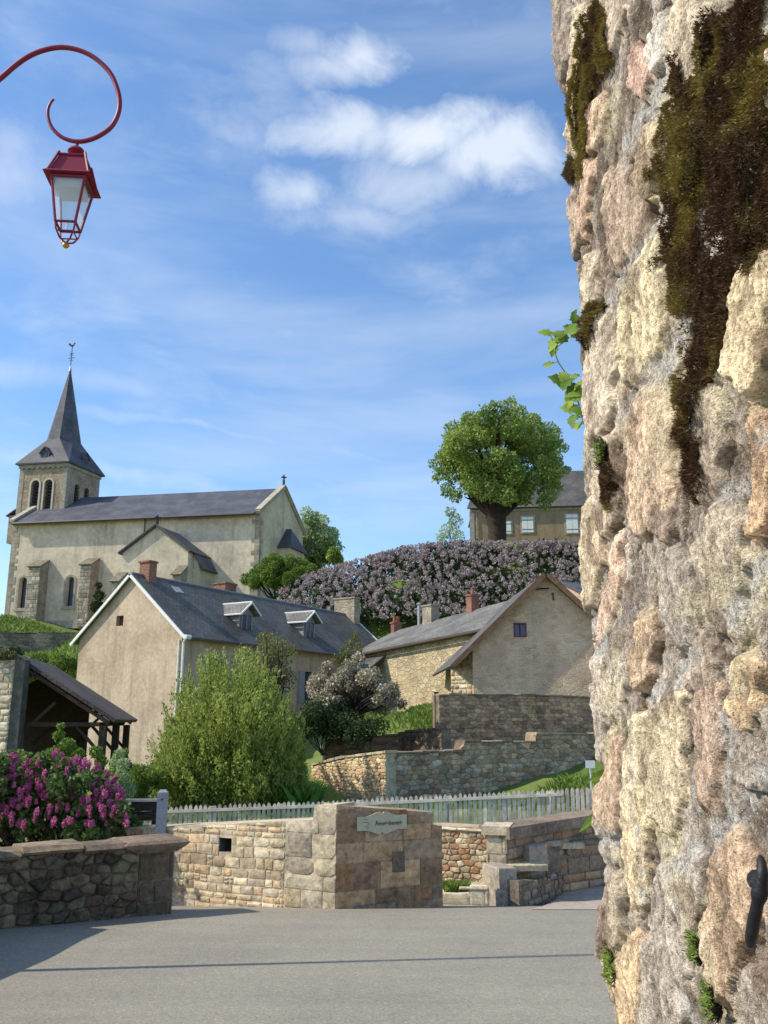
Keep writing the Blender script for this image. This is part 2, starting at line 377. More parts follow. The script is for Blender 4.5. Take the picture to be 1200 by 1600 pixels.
# ------------------------------------------------------------------ masonry
def stones_face(mb, p0, p1, zb, zt, rowh, sw, pal, rng, prot=0.03, joint=0.012, holes=(), jit=0.012, mortar=None, wob=0.0):
    """lays individual stones on the vertical face from p0 to p1 (seen from its right-hand side)"""
    p0 = Vector((p0[0], p0[1], 0)); p1 = Vector((p1[0], p1[1], 0)); L = (p1 - p0).length; d = (p1 - p0) / L
    n = Vector((d.y, -d.x, 0))
    zbf = zb if callable(zb) else (lambda s: zb); ztf = zt if callable(zt) else (lambda s: zt)
    zmin = min(zbf(0), zbf(L)); zmax = max(ztf(L * i / 20) for i in range(21))
    z = zmin
    while z < zmax:
        rh = rowh * rng.uniform(.62, 1.35); s = -sw * rng.uniform(0, .5)
        while s < L:
            ww = sw * rng.uniform(.45, 1.7); s0 = max(s, 0); s1 = min(s + ww, L); s += ww
            if s1 - s0 < .03: continue
            hh = rh; sm = (s0 + s1) / 2; top = ztf(sm)
            parts = [(z, z + hh)]
            if ww < sw * .8 and rh > rowh * .9 and rng.random() < .5: mid = z + hh * rng.uniform(.35, .65); parts = [(z, mid), (mid, z + hh)]
            for (a, b) in parts:
                if b > top: b = top
                if b - a < rowh * .25: continue
                if any(s0 < h[1] - .01 and s1 > h[0] + .01 and a < h[3] - .01 and b > h[2] + .01 for h in holes): 
                    h = [h for h in holes if s0 < h[1] and s1 > h[0] and a < h[3] and b > h[2]][0]
                    if s0 < h[0] - .04: s1_ = h[0]; s0_ = s0
                    elif s1 > h[1] + .04: s0_ = h[1]; s1_ = s1
                    else: continue
                else: s0_, s1_ = s0, s1
                g = joint; pr = prot * rng.uniform(.5, 1.4); ch = min(.3 * (b - a), .02 + .12 * min(b - a, s1_ - s0_))
                J = lambda: rng.uniform(-jit, jit)
                outer = [(s0_ + g + abs(J()), a + g + abs(J())), (s1_ - g - abs(J()), a + g + abs(J())), (s1_ - g - abs(J()), b - g - abs(J())), (s0_ + g + abs(J()), b - g - abs(J()))]
                cs = sum(o[0] for o in outer) / 4; cz = sum(o[1] for o in outer) / 4
                def W(q, h): return p0 + d * q[0] + n * h + Vector((0, 0, q[1] + (wob * (math.sin(q[0] * 2.3 + q[1] * 2.1) + .7 * math.sin(q[0] * 6.1 - q[1] * 3.3) + .4 * math.sin(q[0] * 13 + 5)) if wob else 0)))
                def inset(q, k): return (q[0] + math.copysign(min(k, abs(cs - q[0])), cs - q[0]), q[1] + math.copysign(min(k, abs(cz - q[1])), cz - q[1]))
                # octagon-ish outline for rounder stones
                O = []; 
                for i in range(4):
                    q, r_ = outer[i], outer[(i + 1) % 4]; kk = rng.uniform(.12, .3)
                    O.append((q[0] * (1 - kk) + r_[0] * kk, q[1] * (1 - kk) + r_[1] * kk))
                    kk = 1 - rng.uniform(.12, .3)
                    O.append((q[0] * (1 - kk) + r_[0] * kk, q[1] * (1 - kk) + r_[1] * kk))
                if rng.random() < ROUND: ring = O
                else: ring = outer
                k = len(ring)
                V = [W(q, -.02) for q in ring] + [W(q, pr * .55) for q in ring] + [W(inset(q, ch), pr + rng.uniform(-.15, .15) * pr) for q in ring]
                F = [(i, (i + 1) % k, k + (i + 1) % k, k + i) for i in range(k)] + [(k + i, k + (i + 1) % k, 2 * k + (i + 1) % k, 2 * k + i) for i in range(k)] + [tuple(range(2 * k, 3 * k))]
                c = pal[rng.randrange(len(pal))]; v = rng.uniform(.82, 1.15); c = tuple(x * v for x in c)
                mb.solid(V, F, c)
        z += rh
def rubble_face(mb, p0, p1, zb, zt, size, pal, rng, prot=0.03, joint=0.012, flat=2.1, holes=()):
    """random rubble: irregular polygonal stones on the vertical face from p0 to p1"""
    p0 = Vector((p0[0], p0[1], 0)); p1 = Vector((p1[0], p1[1], 0)); L = (p1 - p0).length; d = (p1 - p0) / L; n = Vector((d.y, -d.x, 0))
    ztf = zt if callable(zt) else (lambda s: zt); zmax = max(ztf(L * i / 20) for i in range(21))
    rs = np.random.RandomState(rng.randrange(10 ** 6)); sz = size / flat; pts = []
    nr = int((zmax - zb) / sz) + 2; ncl = int(L / size) + 3
    for r_ in range(nr):
        for c in range(ncl):
            k = rs.rand()
            pts.append(((c - .5 + .5 * (r_ % 2)) * size + rs.uniform(-.36, .36) * size, zb + (r_ + rs.uniform(-.25, .25)) * sz))
            if k < .16: pts.append((pts[-1][0] + rs.uniform(.2, .45) * size, pts[-1][1] + rs.uniform(-.3, .3) * sz))
    Q_ = np.array(pts); Qs = Q_ * [1, flat]
    for i, (ps, pz_) in enumerate(Q_):
        if ps < -.2 * size or ps > L + .2 * size: continue
        top = ztf(min(max(ps, 0), L))
        if pz_ > top + .2 * sz: continue
        dd = np.hypot(Qs[:, 0] - Qs[i, 0], Qs[:, 1] - Qs[i, 1]); nb = np.argsort(dd)[1:15]
        poly = [(Qs[i, 0] - size, Qs[i, 1] - size), (Qs[i, 0] + size, Qs[i, 1] - size), (Qs[i, 0] + size, Qs[i, 1] + size), (Qs[i, 0] - size, Qs[i, 1] + size)]
        planes = []
        for j in nb:
            v = Qs[j] - Qs[i]; l = np.hypot(*v)
            if l < 1e-4: continue
            planes.append((v[0] / l, v[1] / l, ((Qs[i] + Qs[j]) / 2 @ v) / l))
        planes += [(-1, 0, 0), (1, 0, L), (0, 1, top * flat), (0, -1, -zb * flat)]
        for a, b, c in planes:
            np_ = []
            for q in range(len(poly)):
                A, B = poly[q], poly[(q + 1) % len(poly)]; fa = a * A[0] + b * A[1] - c; fb = a * B[0] + b * B[1] - c
                if fa <= 0: np_.append(A)
                if (fa < 0) != (fb < 0) and abs(fa - fb) > 1e-9: t_ = fa / (fa - fb); np_.append((A[0] + (B[0] - A[0]) * t_, A[1] + (B[1] - A[1]) * t_))
            poly = np_
            if len(poly) < 3: break
        if len(poly) < 3: continue
        P2 = [(x, z / flat) for x, z in poly]
        # merge tiny edges
        P3 = []
        for q in P2:
            if not P3 or math.hypot(q[0] - P3[-1][0], q[1] - P3[-1][1]) > .012: P3.append(q)
        if len(P3) < 3: continue
        cs = sum(q[0] for q in P3) / len(P3); cz = sum(q[1] for q in P3) / len(P3)
        if any(h[0] - .03 < cs < h[1] + .03 and h[2] - .02 < cz < h[3] + .02 for h in holes): continue
        ext = min(max(q[1] for q in P3) - min(q[1] for q in P3), max(q[0] for q in P3) - min(q[0] for q in P3))
        if ext < .03: continue
        # cut the corners so that outlines are rounder
        R_ = []
        m = len(P3)
        for q in range(m):
            A, B = P3[q], P3[(q + 1) % m]; k1 = rs.uniform(.05, .2); k2 = 1 - rs.uniform(.05, .2)
            R_ += [(A[0] + (B[0] - A[0]) * k1, A[1] + (B[1] - A[1]) * k1), (A[0] + (B[0] - A[0]) * k2, A[1] + (B[1] - A[1]) * k2)]
        def ins(q, k): l = math.hypot(cs - q[0], cz - q[1]) + 1e-6; k = min(k, l * .8); return (q[0] + (cs - q[0]) / l * k, q[1] + (cz - q[1]) / l * k)
        pr = prot * rs.uniform(.4, 1.5); W = lambda q, h: p0 + d * q[0] + n * h + Vector((0, 0, q[1])); m = len(R_)
        tx_, tz_ = rs.uniform(-.25, .25, 2) * pr / ext
        V = [W(ins(q, joint), -.02) for q in R_] + [W(ins(q, joint), pr * .5) for q in R_] + [W(ins(q, joint + ext * .16), pr + tx_ * (q[0] - cs) + tz_ * (q[1] - cz)) for q in R_] + [W((cs, cz), pr * 1.12)]
        F = [(i_, (i_ + 1) % m, m + (i_ + 1) % m, m + i_) for i_ in range(m)] + [(m + i_, m + (i_ + 1) % m, 2 * m + (i_ + 1) % m, 2 * m + i_) for i_ in range(m)] + [(2 * m + i_, 2 * m + (i_ + 1) % m, 3 * m) for i_ in range(m)]
        k = rs.uniform(.78, 1.18); mb.solid(V, F, tuple(x * k for x in pal[rs.randint(len(pal))]))
ROUND = 0.4
def pl(*pts):
    xs = [p[0] for p in pts]; ys = [p[1] for p in pts]
    return lambda s: float(np.interp(s, xs, ys))
def wall_core(mb, p0, p1, zb, prof, thick, c):
    """prof: list of (s, z) along the top"""
    p0 = Vector((p0[0], p0[1], 0)); p1 = Vector((p1[0], p1[1], 0)); d = (p1 - p0).normalized(); n = Vector((d.y, -d.x, 0))
    L = (p1 - p0).length
    pts = [p0 + Vector((0, 0, zb)), p0 + d * L + Vector((0, 0, zb))] + [p0 + d * s + Vector((0, 0, z)) for s, z in reversed(prof)]
    mb.prism(pts, -n * thick, c)
def H(*hs): return [hexc(h) for h in hs]
PAL_WARM = H('b7a688', 'c2b08e', 'a8977b', 'b39a78', 'cabb9c', 'a99c88', 'bda27c', '9f8c70')
PAL_GREY = H('8f867a', '9a8f80', '7f766a', 'a09078', '8b7c68', '94806a', 'a39a8c')
PAL_BROWN = H('8a7868', '94806c', '7a695a', '9c866e', '8d7a70', 'a08a70', '80705f')
PAL_RUB = H('a39a88', '8f8676', 'b0a48c', '9c8a70', '857b6c', 'a8957a', 'b5aa95', '8d7560')
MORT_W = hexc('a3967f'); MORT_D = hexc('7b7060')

# ------------------------------------------------------------------ vegetation
def rnd_unit(rs, n):
    v = rs.normal(size=(n, 3)); return v / np.linalg.norm(v, axis=1)[:, None]
def leaves(name, clumps, n, size, mat, parent, seed=1, aspect=.55, shell=.55, up=0.0, light=None, loc=None, droop=0.0, power=1.0):
    """clumps: (cx,cy,cz,rx,ry,rz); leaf-sized quads spread through each clump's volume"""
    rs = np.random.RandomState(seed); cl = np.array(clumps, float)
    vol = (cl[:, 3] * cl[:, 4] * cl[:, 5]) ** (0.75 * power); idx = rs.choice(len(cl), n, p=vol / vol.sum())
    u = rnd_unit(rs, n); r = shell + (1 - shell) * rs.rand(n) ** .6; r *= 1 + .14 * rs.randn(n) * (rs.rand(n) < .25)
    r = np.where(rs.rand(n) < .22, rs.rand(n) ** .5, r)
    p = cl[idx, :3] + u * r[:, None] * cl[idx, 3:6]
    a = rnd_unit(rs, n) + np.array([0, 0, up]); a += u * .5; a[:, 2] -= droop; a /= np.linalg.norm(a, axis=1)[:, None]
    b = np.cross(a, rnd_unit(rs, n)); b /= np.linalg.norm(b, axis=1)[:, None] + 1e-6
    s = size * (.6 + .8 * rs.rand(n))[:, None]; q = s * aspect
    V = np.stack([p - a * s * .5, p + b * q * .5, p + a * s * .5, p - b * q * .5], 1).reshape(-1, 3)
    F = np.arange(4 * n).reshape(n, 4)
    cb = rs.rand(len(cl)); c = np.clip(.5 * cb[idx] + .5 * rs.rand(n), 0, 1)
    return np_mesh(name, V, F, mat, parent, loc, col=c)
def sub_clumps(c, R_, n, r, seed, flat=1.0, bias=0.0):
    """n clumps scattered over an ellipsoid (centre c, radii R_)"""
    rs = np.random.RandomState(seed); o = []
    for i in range(n):
        u = rnd_unit(rs, 1)[0]
        k = rs.uniform(.45, 1.0) ** .7
        rr = r * rs.uniform(.6, 1.35)
        o.append((c[0] + u[0] * R_[0] * k, c[1] + u[1] * R_[1] * k, c[2] + u[2] * R_[2] * k + bias, rr, rr, rr * flat))
    return o
def branch(mb, a, b, r0, r1, rng, bend=.12, n=6, k=5):
    a = Vector(a); b = Vector(b); L = (b - a).length; pts = []; rad = []
    off = Vector((rng.uniform(-1, 1), rng.uniform(-1, 1), rng.uniform(-.3, .3))) * L * bend
    for i in range(k):
        s = i / (k - 1); pts.append(a.lerp(b, s) + off * math.sin(math.pi * s) + Vector((rng.uniform(-1, 1), rng.uniform(-1, 1), 0)) * L * .015); rad.append(r0 + (r1 - r0) * s)
    mb.tube(pts, rad, n)
def bush(name, base, clumps, n, size, mat, label, cat, seed, trunk_r=.05, group=None, part='foliage', nbr=None, bark='bark', **kw):
    base = Vector(base); r = thing(name, base, label, cat, group)
    rng = random.Random(seed); mb = MB()
    cs = clumps if nbr is None else rng.sample(clumps, min(nbr, len(clumps)))
    for c in cs:
        s = base + Vector((rng.uniform(-1, 1), rng.uniform(-1, 1), 0)) * trunk_r * 3
        branch(mb, s, (c[0], c[1], c[2] + c[5] * .3), trunk_r * .6, trunk_r * .15, rng)
    mb.build('stem', M[bark], r)
    leaves(part, clumps, n, size, mat, r, seed, **kw)
    return r
# ================================================================== GROUND
ANCH = np.array([(-8.9, 38, -.7), (-14.5, 41, -.8), (.3, 54, 1.0), (-6, 15.5, -.95), (-6, 24, -1.1), (-25, 16, -1.0), (-12, 28, -.95), (0, 14.6, -.1), (0, 18, -.12), (4, 17, -.3), (-3, 26, -1.1), (3, 25, -.95), (0, 25, -1.0), (4.4, 26, -.75), (6.3, 26, -.2), (8, 26, .1), (9, 28, .5), (6, 28, -.1), (2, 20, -.3), (5, 21, -.4),(3, 16.5, -.35), (4.5, 15.4, -.8), (7, 15, -.8), (10, 15, -.8), (6, 18, -.65), (9, 19, -.55),
                 (-4, 20, -.6), (0, 23, -.9), (5, 23, -.75), (-2, 29, .0), (8, 30, .5), (3.7, 36, 2.2), (9, 37, 2.4), (2, 44, 1.9), (-2, 50, 2.2), (12, 50, 4.5), (-22, 55, 3.2), (-28, 62, 6.0),
                 (-30, 68, 6.4), (-14, 68, 7.0), (-34, 72, 9.0), (-20, 72, 9.3), (-38, 85, 11.2), (-12, 79, 11), (-20, 95, 11.4), (-45, 95, 11.3), (5, 60, 7.4), (3, 70, 12.6), (10, 76, 16.8), (18, 78, 17),
                 (22, 62, 9), (30, 90, 17.5), (-5, 92, 13), (0, 120, 15), (-60, 60, 5), (-60, 120, 13), (60, 60, 10), (60, 120, 19), (0, 250, 17), (-150, 200, 14), (150, 200, 18), (40, 30, 2), (-40, 30, -.8), (-16, 50, 1.6), (20, 20, -.3), (-4, 33, -.4), (-5, 60, 5.5)], float)
def hgt(x, y):
    x = np.asarray(x, float); y = np.asarray(y, float)
    d2 = (x[..., None] - ANCH[:, 0]) ** 2 + (y[..., None] - ANCH[:, 1]) ** 2 + .4
    wt = d2 ** -2.0
    return (wt * ANCH[:, 2]).sum(-1) / wt.sum(-1)
def hz(x, y): return float(hgt(np.array(x), np.array(y)))
m, t, b, tc = newmat('grass_ground'); o = tc.outputs['Object']
n1 = t.noise(o, .5, 6, .6); n2 = t.noise(o, 6, 6, .7)
c = t.mix(t.ramp(n1, .35, .65), hexc('4f6a26'), hexc('6c7c38')); c = t.mix(t.ramp(n2, .45, .75), c, hexc('7a7350'))
t.l.new(c, b.inputs['Base Color']); bump(t, b, n2, .06); M['grass'] = m
ys = np.concatenate([np.arange(14.35, 40, .5), np.arange(40, 100, 1.0), np.geomspace(100, 1500, 40)])
xs = np.concatenate([-np.geomspace(60, 900, 22)[::-1], np.arange(-59, 60, 1.0), np.geomspace(60, 900, 22)])
XX, YY = np.meshgrid(xs, ys); rs = np.random.RandomState(5)
ZZ = hgt(XX, YY) + .04 * rs.randn(*XX.shape)
nx, ny = len(xs), len(ys); ii = np.arange(nx * ny).reshape(ny, nx)
F = np.stack([ii[:-1, :-1], ii[:-1, 1:], ii[1:, 1:], ii[1:, :-1]], -1).reshape(-1, 4)
# the ground is left out where the right-hand path comes down between the walls
def gok(x, y): return not (x > 2.0 and y < 18)
fx = XX.ravel()[F].mean(1); fy = YY.ravel()[F].mean(1)
F = F[~((fx > 2.4) & (fx < 8.5) & (fy < 15.3))]
g = np_mesh('hillside', np.stack([XX, YY, ZZ], -1).reshape(-1, 3), F, M['grass'], smooth=True); props(g, kind='structure')
# road
m, t, b, tc = newmat('asphalt'); o = tc.outputs['Object']
n0 = t.noise(o, 160, 3, .7); n1 = t.noise(o, 45, 5, .7); n2 = t.noise(o, .8, 5, .6); n3 = t.noise(t.mapping(o, scale=(.25, 2, 1)), 1.4, 4)
va = t.new('ShaderNodeTexVoronoi'); t.l.new(o, va.inputs['Vector']); va.inputs['Scale'].default_value = 75; vs_ = t.new('ShaderNodeSeparateColor'); t.l.new(va.outputs['Color'], vs_.inputs[0])
c = t.mix(t.ramp(n0, .35, .68), hexc('767062'), hexc('a8a290')); c = t.mix(t.ramp(n1, .4, .7, 0, .6), c, hexc('857d71')); c = t.mix(t.ramp(vs_.outputs[0], .78, .9, 0, .35), c, hexc('bab29f')); c = t.mix(t.ramp(vs_.outputs[1], .82, .92, 0, .35), c, hexc('5c564c'))
n4 = t.noise(o, 9, 6, .7); c = t.mix(t.ramp(n4, .45, .75, 0, .35), c, hexc('7d766b'))
k = t.math('ADD', t.math('ADD', 1.0, t.ramp(n2, .3, .7, -.06, .07)), t.ramp(n3, .3, .7, -.05, .05))
sc_ = t.new('ShaderNodeVectorMath', operation='SCALE'); t.l.new(c, sc_.inputs[0]); t.l.new(k, sc_.inputs[3]); t.l.new(sc_.outputs[0], b.inputs['Base Color'])
b.inputs['Roughness'].default_value = .9; bump(t, b, t.math('ADD', n0, n1), .004); M['asphalt'] = m
def roadz(y):
    return -SLOPE * y if y < 10.9 else -SLOPE * 10.9 - .05 * (y - 10.9) - .085 * min(y - 10.9, 2.5) ** 1.3
ry = list(np.arange(-30, 10, 2.0)) + list(np.arange(10, 15.4, .2)) + [16, 18, 22, 30, 45]
mb = MB(); 
for a_, b_ in zip(ry[:-1], ry[1:]):
    for x0, x1 in ((-40, -6), (-6, 0), (0, 6), (6, 60)):
        za = roadz(a_) if a_ < 15 else roadz(15); zb_ = roadz(b_) if b_ < 15 else roadz(15)
        if b_ > 15.4 and x1 < 7: continue
        mb.poly([(x0, a_, za), (x1, a_, za), (x1, b_, zb_), (x0, b_, zb_)])
o = mb.build('road', M['asphalt'], smooth=True); props(o, kind='structure')
# pale gravel path rising on the right
M['path'] = mat_plain('pale_path', hexc('a5988a'), .95, 0, .16, 9, .006)
pz = lambda x, y: roadz(min(y, 15)) + .006 + max(0, y - 12.2) * .07
mb = MB(); yl = list(np.arange(11.2, 20, .4))
for a_, b_ in zip(yl[:-1], yl[1:]):
    for i in range(10):
        L_ = lambda y: 1.75 + (y - 11.2) * .33
        R_ = lambda y: 8 + (y - 11.2) * .8
        q = lambda y, i: (L_(y) + (R_(y) - L_(y)) * i / 10, y, pz(0, y))
        mb.poly([q(a_, i), q(a_, i + 1), q(b_, i + 1), q(b_, i)])
o = mb.build('path', M['path'], smooth=True); props(o, kind='structure')

# ================================================================== STREET LAMP
YL = 7.6; LP = lambda px, py: P(px, py, YL)
pole_x = XY(-260, 700, YL); zb = -SLOPE * YL
lamp = thing('street_lamp', (pole_x, YL, zb), 'dark red scrolled street lamp with a hanging glass lantern against the sky', 'street lamp')
mb = MB()
mb.lathe((pole_x, YL, zb), [(.14, 0), (.14, .08), (.11, .12), (.11, .8), (.075, .86), (.05, 1.0), (.036, 4.6)], 16)
ztop = zb + 4.6
mb.build('pole', M['red_metal'], lamp, smooth=True)
px_path = [(-240, 420), (-236, 370), (-218, 310), (-180, 258), (-130, 215), (-80, 180), (-38, 151), (0, 123), (22, 104), (45, 88), (70, 78), (97, 74), (125, 79), (150, 92), (172, 114), (183, 138), (187, 160), (184, 180), (174, 198), (157, 211), (138, 219), (118, 221), (98, 215), (83, 202), (76, 187), (75, 172), (79, 161), (84, 155)]
pts = [Vector((pole_x, YL, ztop - .05))] + [Vector((max(LP(*q).x, pole_x + .0), YL, LP(*q).z)) for q in px_path[1:]]
# smooth with catmull-rom
def cr(pts, k=6):
    o = []
    for i in range(len(pts) - 1):
        p0, p1, p2, p3 = pts[max(i - 1, 0)], pts[i], pts[i + 1], pts[min(i + 2, len(pts) - 1)]
        for j in range(k):
            s = j / k; o.append(.5 * ((2 * p1) + (p2 - p0) * s + (2 * p0 - 5 * p1 + 4 * p2 - p3) * s * s + (3 * p1 - p0 - 3 * p2 + p3) * s ** 3))
    o.append(pts[-1]); return o
sp = cr(pts); n_ = len(sp)
mb = MB(); mb.tube(sp, [float(np.interp(i / n_, [0, .3, .75, 1], [.032, .026, .023, .012])) for i in range(n_)], 12)
mb.build('scroll_arm', M['red_metal'], lamp, smooth=True)
pt = LP(121, 222); cx, cz = pt.x, pt.z
lt = LP(110, 388); drop = cz - lt.z
LF = Frame(cx, YL, R(5))
sc = drop / 1.0
def lf(x, y, z): return LF(x * sc * .82, y * sc * .82, cz - z * sc) + Vector((-.02 * z / 1.0, 0, 0))
mb = MB()
mb.tube([lf(0, 0, 0), lf(0, 0, .07)], .013 * sc, 10)
mb.lathe((cx, YL, cz), [(.02, -.05), (.07, -.075 * sc), (.085, -.10 * sc), (.05, -.125 * sc), (.03, -.14 * sc), (.03, -.16 * sc), (.045, -.19 * sc), (.05, -.20 * sc)], 16)
def sqfr(mb, z0, h0, z1, h1):
    a = [lf(-h0, -h0, z0), lf(h0, -h0, z0), lf(h0, h0, z0), lf(-h0, h0, z0)]; b_ = [lf(-h1, -h1, z1), lf(h1, -h1, z1), lf(h1, h1, z1), lf(-h1, h1, z1)]
    mb.solid(a + b_, [(3, 2, 1, 0), (4, 5, 6, 7)] + [(i, (i + 1) % 4, 4 + (i + 1) % 4, 4 + i) for i in range(4)])
mb.build('cap', M['red_metal'], lamp, smooth=True)
mb = MB(); sqfr(mb, .185, .135, .20, .135); sqfr(mb, .2, .125, .375, .185); sqfr(mb, .375, .20, .385, .215); sqfr(mb, .385, .215, .405, .235)
for sx_ in (-1, 1):
    for sy_ in (-1, 1):
        mb.tube([lf(.128 * sx_, .128 * sy_, .17), lf(.2 * sx_, .2 * sy_, .385)], .012 * sc, 6)
mb.build('lantern_roof', M['red_metal'], lamp)
mb = MB(); zt, ht, zb2, hb = .405, .165, .80, .098
cs4 = [(-1, -1), (1, -1), (1, 1), (-1, 1)]
for i in range(4):
    a, b_ = cs4[i], cs4[(i + 1) % 4]
    mb.tube([lf(ht * a[0], ht * a[1], zt), lf(hb * a[0], hb * a[1], zb2)], .012 * sc, 6)
    mb.tube([lf(hb * a[0], hb * a[1], zb2), lf(hb * b_[0], hb * b_[1], zb2)], .011 * sc, 6)
    mb.tube([lf(ht * a[0], ht * a[1], zt + .012), lf(ht * b_[0], ht * b_[1], zt + .012)], .014 * sc, 6)
    mb.tube([lf(hb * a[0], hb * a[1], zb2), lf(hb * .9 * a[0], hb * .9 * a[1], .86), lf(hb * .55 * a[0], hb * .55 * a[1], .925), lf(0, 0, .955)], .008 * sc, 6)
h3 = hb * .82
for i in range(4):
    a, b_ = cs4[i], cs4[(i + 1) % 4]
    mb.tube([lf(h3 * a[0], h3 * a[1], .875), lf(h3 * b_[0], h3 * b_[1], .875)], .006 * sc, 6)
fr_ = mb.build('lantern_frame', M['red_metal'], lamp)
for i in range(4):
    a, b_ = cs4[i], cs4[(i + 1) % 4]; mb = MB(); k1, k2 = .985, .985
    q = [lf(ht * a[0], ht * a[1], zt + .01), lf(ht * b_[0], ht * b_[1], zt + .01), lf(hb * b_[0], hb * b_[1], zb2), lf(hb * a[0], hb * a[1], zb2)]
    nn = (q[1] - q[0]).cross(q[3] - q[0]).normalized(); mb.prism(q, nn * .004); mb.build('pane', M['glass'], lamp)
mb = MB(); mb.box((-.13, -.13, .42), (.13, .13, .50), lf); mb.build('reflector', mat_plain('reflector', hexc('c9c4ae'), .4, 0, .05), lamp)
mb = MB(); mb.lathe((lf(0, 0, .95)), [(.012, .01), (.03, -.01), (.035, -.03), (.02, -.05), (.002, -.06)], 12); mb.build('finial', M['gold'], lamp, smooth=True)

# ================================================================== FOREGROUND WALLS
# low wall on the left with its pier
q1 = G(268, 1427); q0 = G(0, 1452); dW = (q1 - q0); dW.z = 0; dW.normalize()
rng = random.Random(11); ROUND = .7
WL = (Vector((q1.x, q1.y, 0)) - Vector((q0.x, q0.y, 0))).length
pA = Vector((q0.x, q0.y, 0)) - dW * .3; Ltot = WL + .3
zA = P(0, 1336, q0.y).z; zB = P(268, 1322, q1.y).z
low = thing('stone_wall', (pA.x, pA.y, roadz(pA.y) - .1), 'low dark mossy rubble wall with rounded coping along the left of the road', 'wall')
prof = [(0, zA - .02), (.3, zA), (.9, zA + .02), (1.4, zA - .01), (Ltot - .5, zB), (Ltot, zB)]
mb = MB(); pE = pA + dW * (Ltot - .42)
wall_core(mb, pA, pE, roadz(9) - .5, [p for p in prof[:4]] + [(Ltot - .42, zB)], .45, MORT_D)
# unseen piece added towards the camera, its heights shaped to cast the road shadow
caster_ = [(pA, .80), (Vector((-4.42, 9.0, 0)), .95), (Vector((-4.22, 8.2, 0)), .80), (Vector((-4.12, 7.3, 0)), .66), (Vector((-4.05, 5.0, 0)), .7), (Vector((-4.05, 0.0, 0)), 1.0)]
for (a_, za_), (b_, zb_) in zip(caster_[:-1], caster_[1:]):
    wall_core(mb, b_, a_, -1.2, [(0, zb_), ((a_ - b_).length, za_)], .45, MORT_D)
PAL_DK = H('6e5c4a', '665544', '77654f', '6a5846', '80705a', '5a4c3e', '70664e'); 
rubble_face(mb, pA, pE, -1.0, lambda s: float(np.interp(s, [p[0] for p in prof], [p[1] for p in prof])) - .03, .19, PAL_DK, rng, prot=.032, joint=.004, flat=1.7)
for (a_, za_), (b_, zb_) in zip(caster_[:3], caster_[1:4]): stones_face(mb, b_, a_, -1.0, min(za_, zb_) - .05, .17, .26, PAL_DK, rng, prot=.045, joint=.010, jit=.02)
mb.build('wall_body', mat_attr('mossy_stone', grain=11, gamp=.45, bd=.02, patch=2.5, pamp=.4), low, col=True)
# coping: overlapping irregular flat slabs
mb = MB(); s = 0
n_w = Vector((dW.y, -dW.x, 0))
while s < Ltot - .45:
    w_ = rng.uniform(.35, .75); e = min(s + w_, Ltot - .44); zz = float(np.interp((s + e) / 2, [p[0] for p in prof], [p[1] for p in prof]))
    h_ = rng.uniform(.045, .075); o_ = rng.uniform(.03, .075)
    a = pA + dW * (s + .006); b_ = pA + dW * (e - .006)
    z0 = zz - .03 + rng.uniform(-.006, .006)
    ring = [a + n_w * o_, b_ + n_w * (o_ + rng.uniform(-.02, .02)), b_ - n_w * .5, a - n_w * .5]
    mid = [a + n_w * (o_ + .02), b_ + n_w * (o_ + .02), b_ - n_w * .52, a - n_w * .52]
    top = [a + n_w * (o_ - .05), b_ + n_w * (o_ - .05), b_ - n_w * .42, a - n_w * .42]
    up = lambda L_, z_: [Vector((p.x, p.y, z_ + rng.uniform(-.006, .006))) for p in L_]
    V = up(ring, z0) + up(mid, z0 + h_ * .5) + up(top, z0 + h_ + .025)
    F_ = [(3, 2, 1, 0), (8, 9, 10, 11)] + [(i, (i + 1) % 4, 4 + (i + 1) % 4, 4 + i) for i in range(4)] + [(4 + i, 4 + (i + 1) % 4, 8 + (i + 1) % 4, 8 + i) for i in range(4)]
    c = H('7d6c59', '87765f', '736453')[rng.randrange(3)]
    mb.solid(V, F_, c); s = e
mb.build('coping', M['stone'], low, col=True)
# pier at the end of the low wall
pp = Vector((q1.x, q1.y, 0)); pr = thing('stone_pier', (pp.x - .2, pp.y, roadz(pp.y) - .1), 'squat stone pier with a bulging cap ending the low dark wall', 'pier')
mb = MB(); PF = Frame(pp.x, pp.y, math.atan2(dW.y, dW.x))
pier_t = zB - .05
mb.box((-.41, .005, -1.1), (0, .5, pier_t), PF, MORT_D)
ROUND = .2
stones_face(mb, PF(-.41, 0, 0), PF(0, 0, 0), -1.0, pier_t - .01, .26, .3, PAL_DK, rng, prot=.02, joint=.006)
mb.build('shaft', M['stone'], pr, col=True)
mb = MB()
def ring_sq(x0, x1, y0, y1, z): return [PF(x0, y0, z), PF(x1, y0, z), PF(x1, y1, z), PF(x0, y1, z)]
lv = [ring_sq(-.45, .02, -.04, .52, pier_t), ring_sq(-.60, .13, -.09, .60, pier_t + .075), ring_sq(-.62, .15, -.10, .62, pier_t + .10), ring_sq(-.56, .10, -.06, .55, pier_t + .13), ring_sq(-.3, -.05, .1, .4, pier_t + .15)]
V = sum(lv, []); F_ = [(3, 2, 1, 0), (16, 17, 18, 19)]
for k in range(4): F_ += [(4 * k + i, 4 * k + (i + 1) % 4, 4 * k + 4 + (i + 1) % 4, 4 * k + 4 + i) for i in range(4)]
mb.solid(V, F_, hexc('7c6a58')); mb.build('cap', M['stone'], pr, col=True)

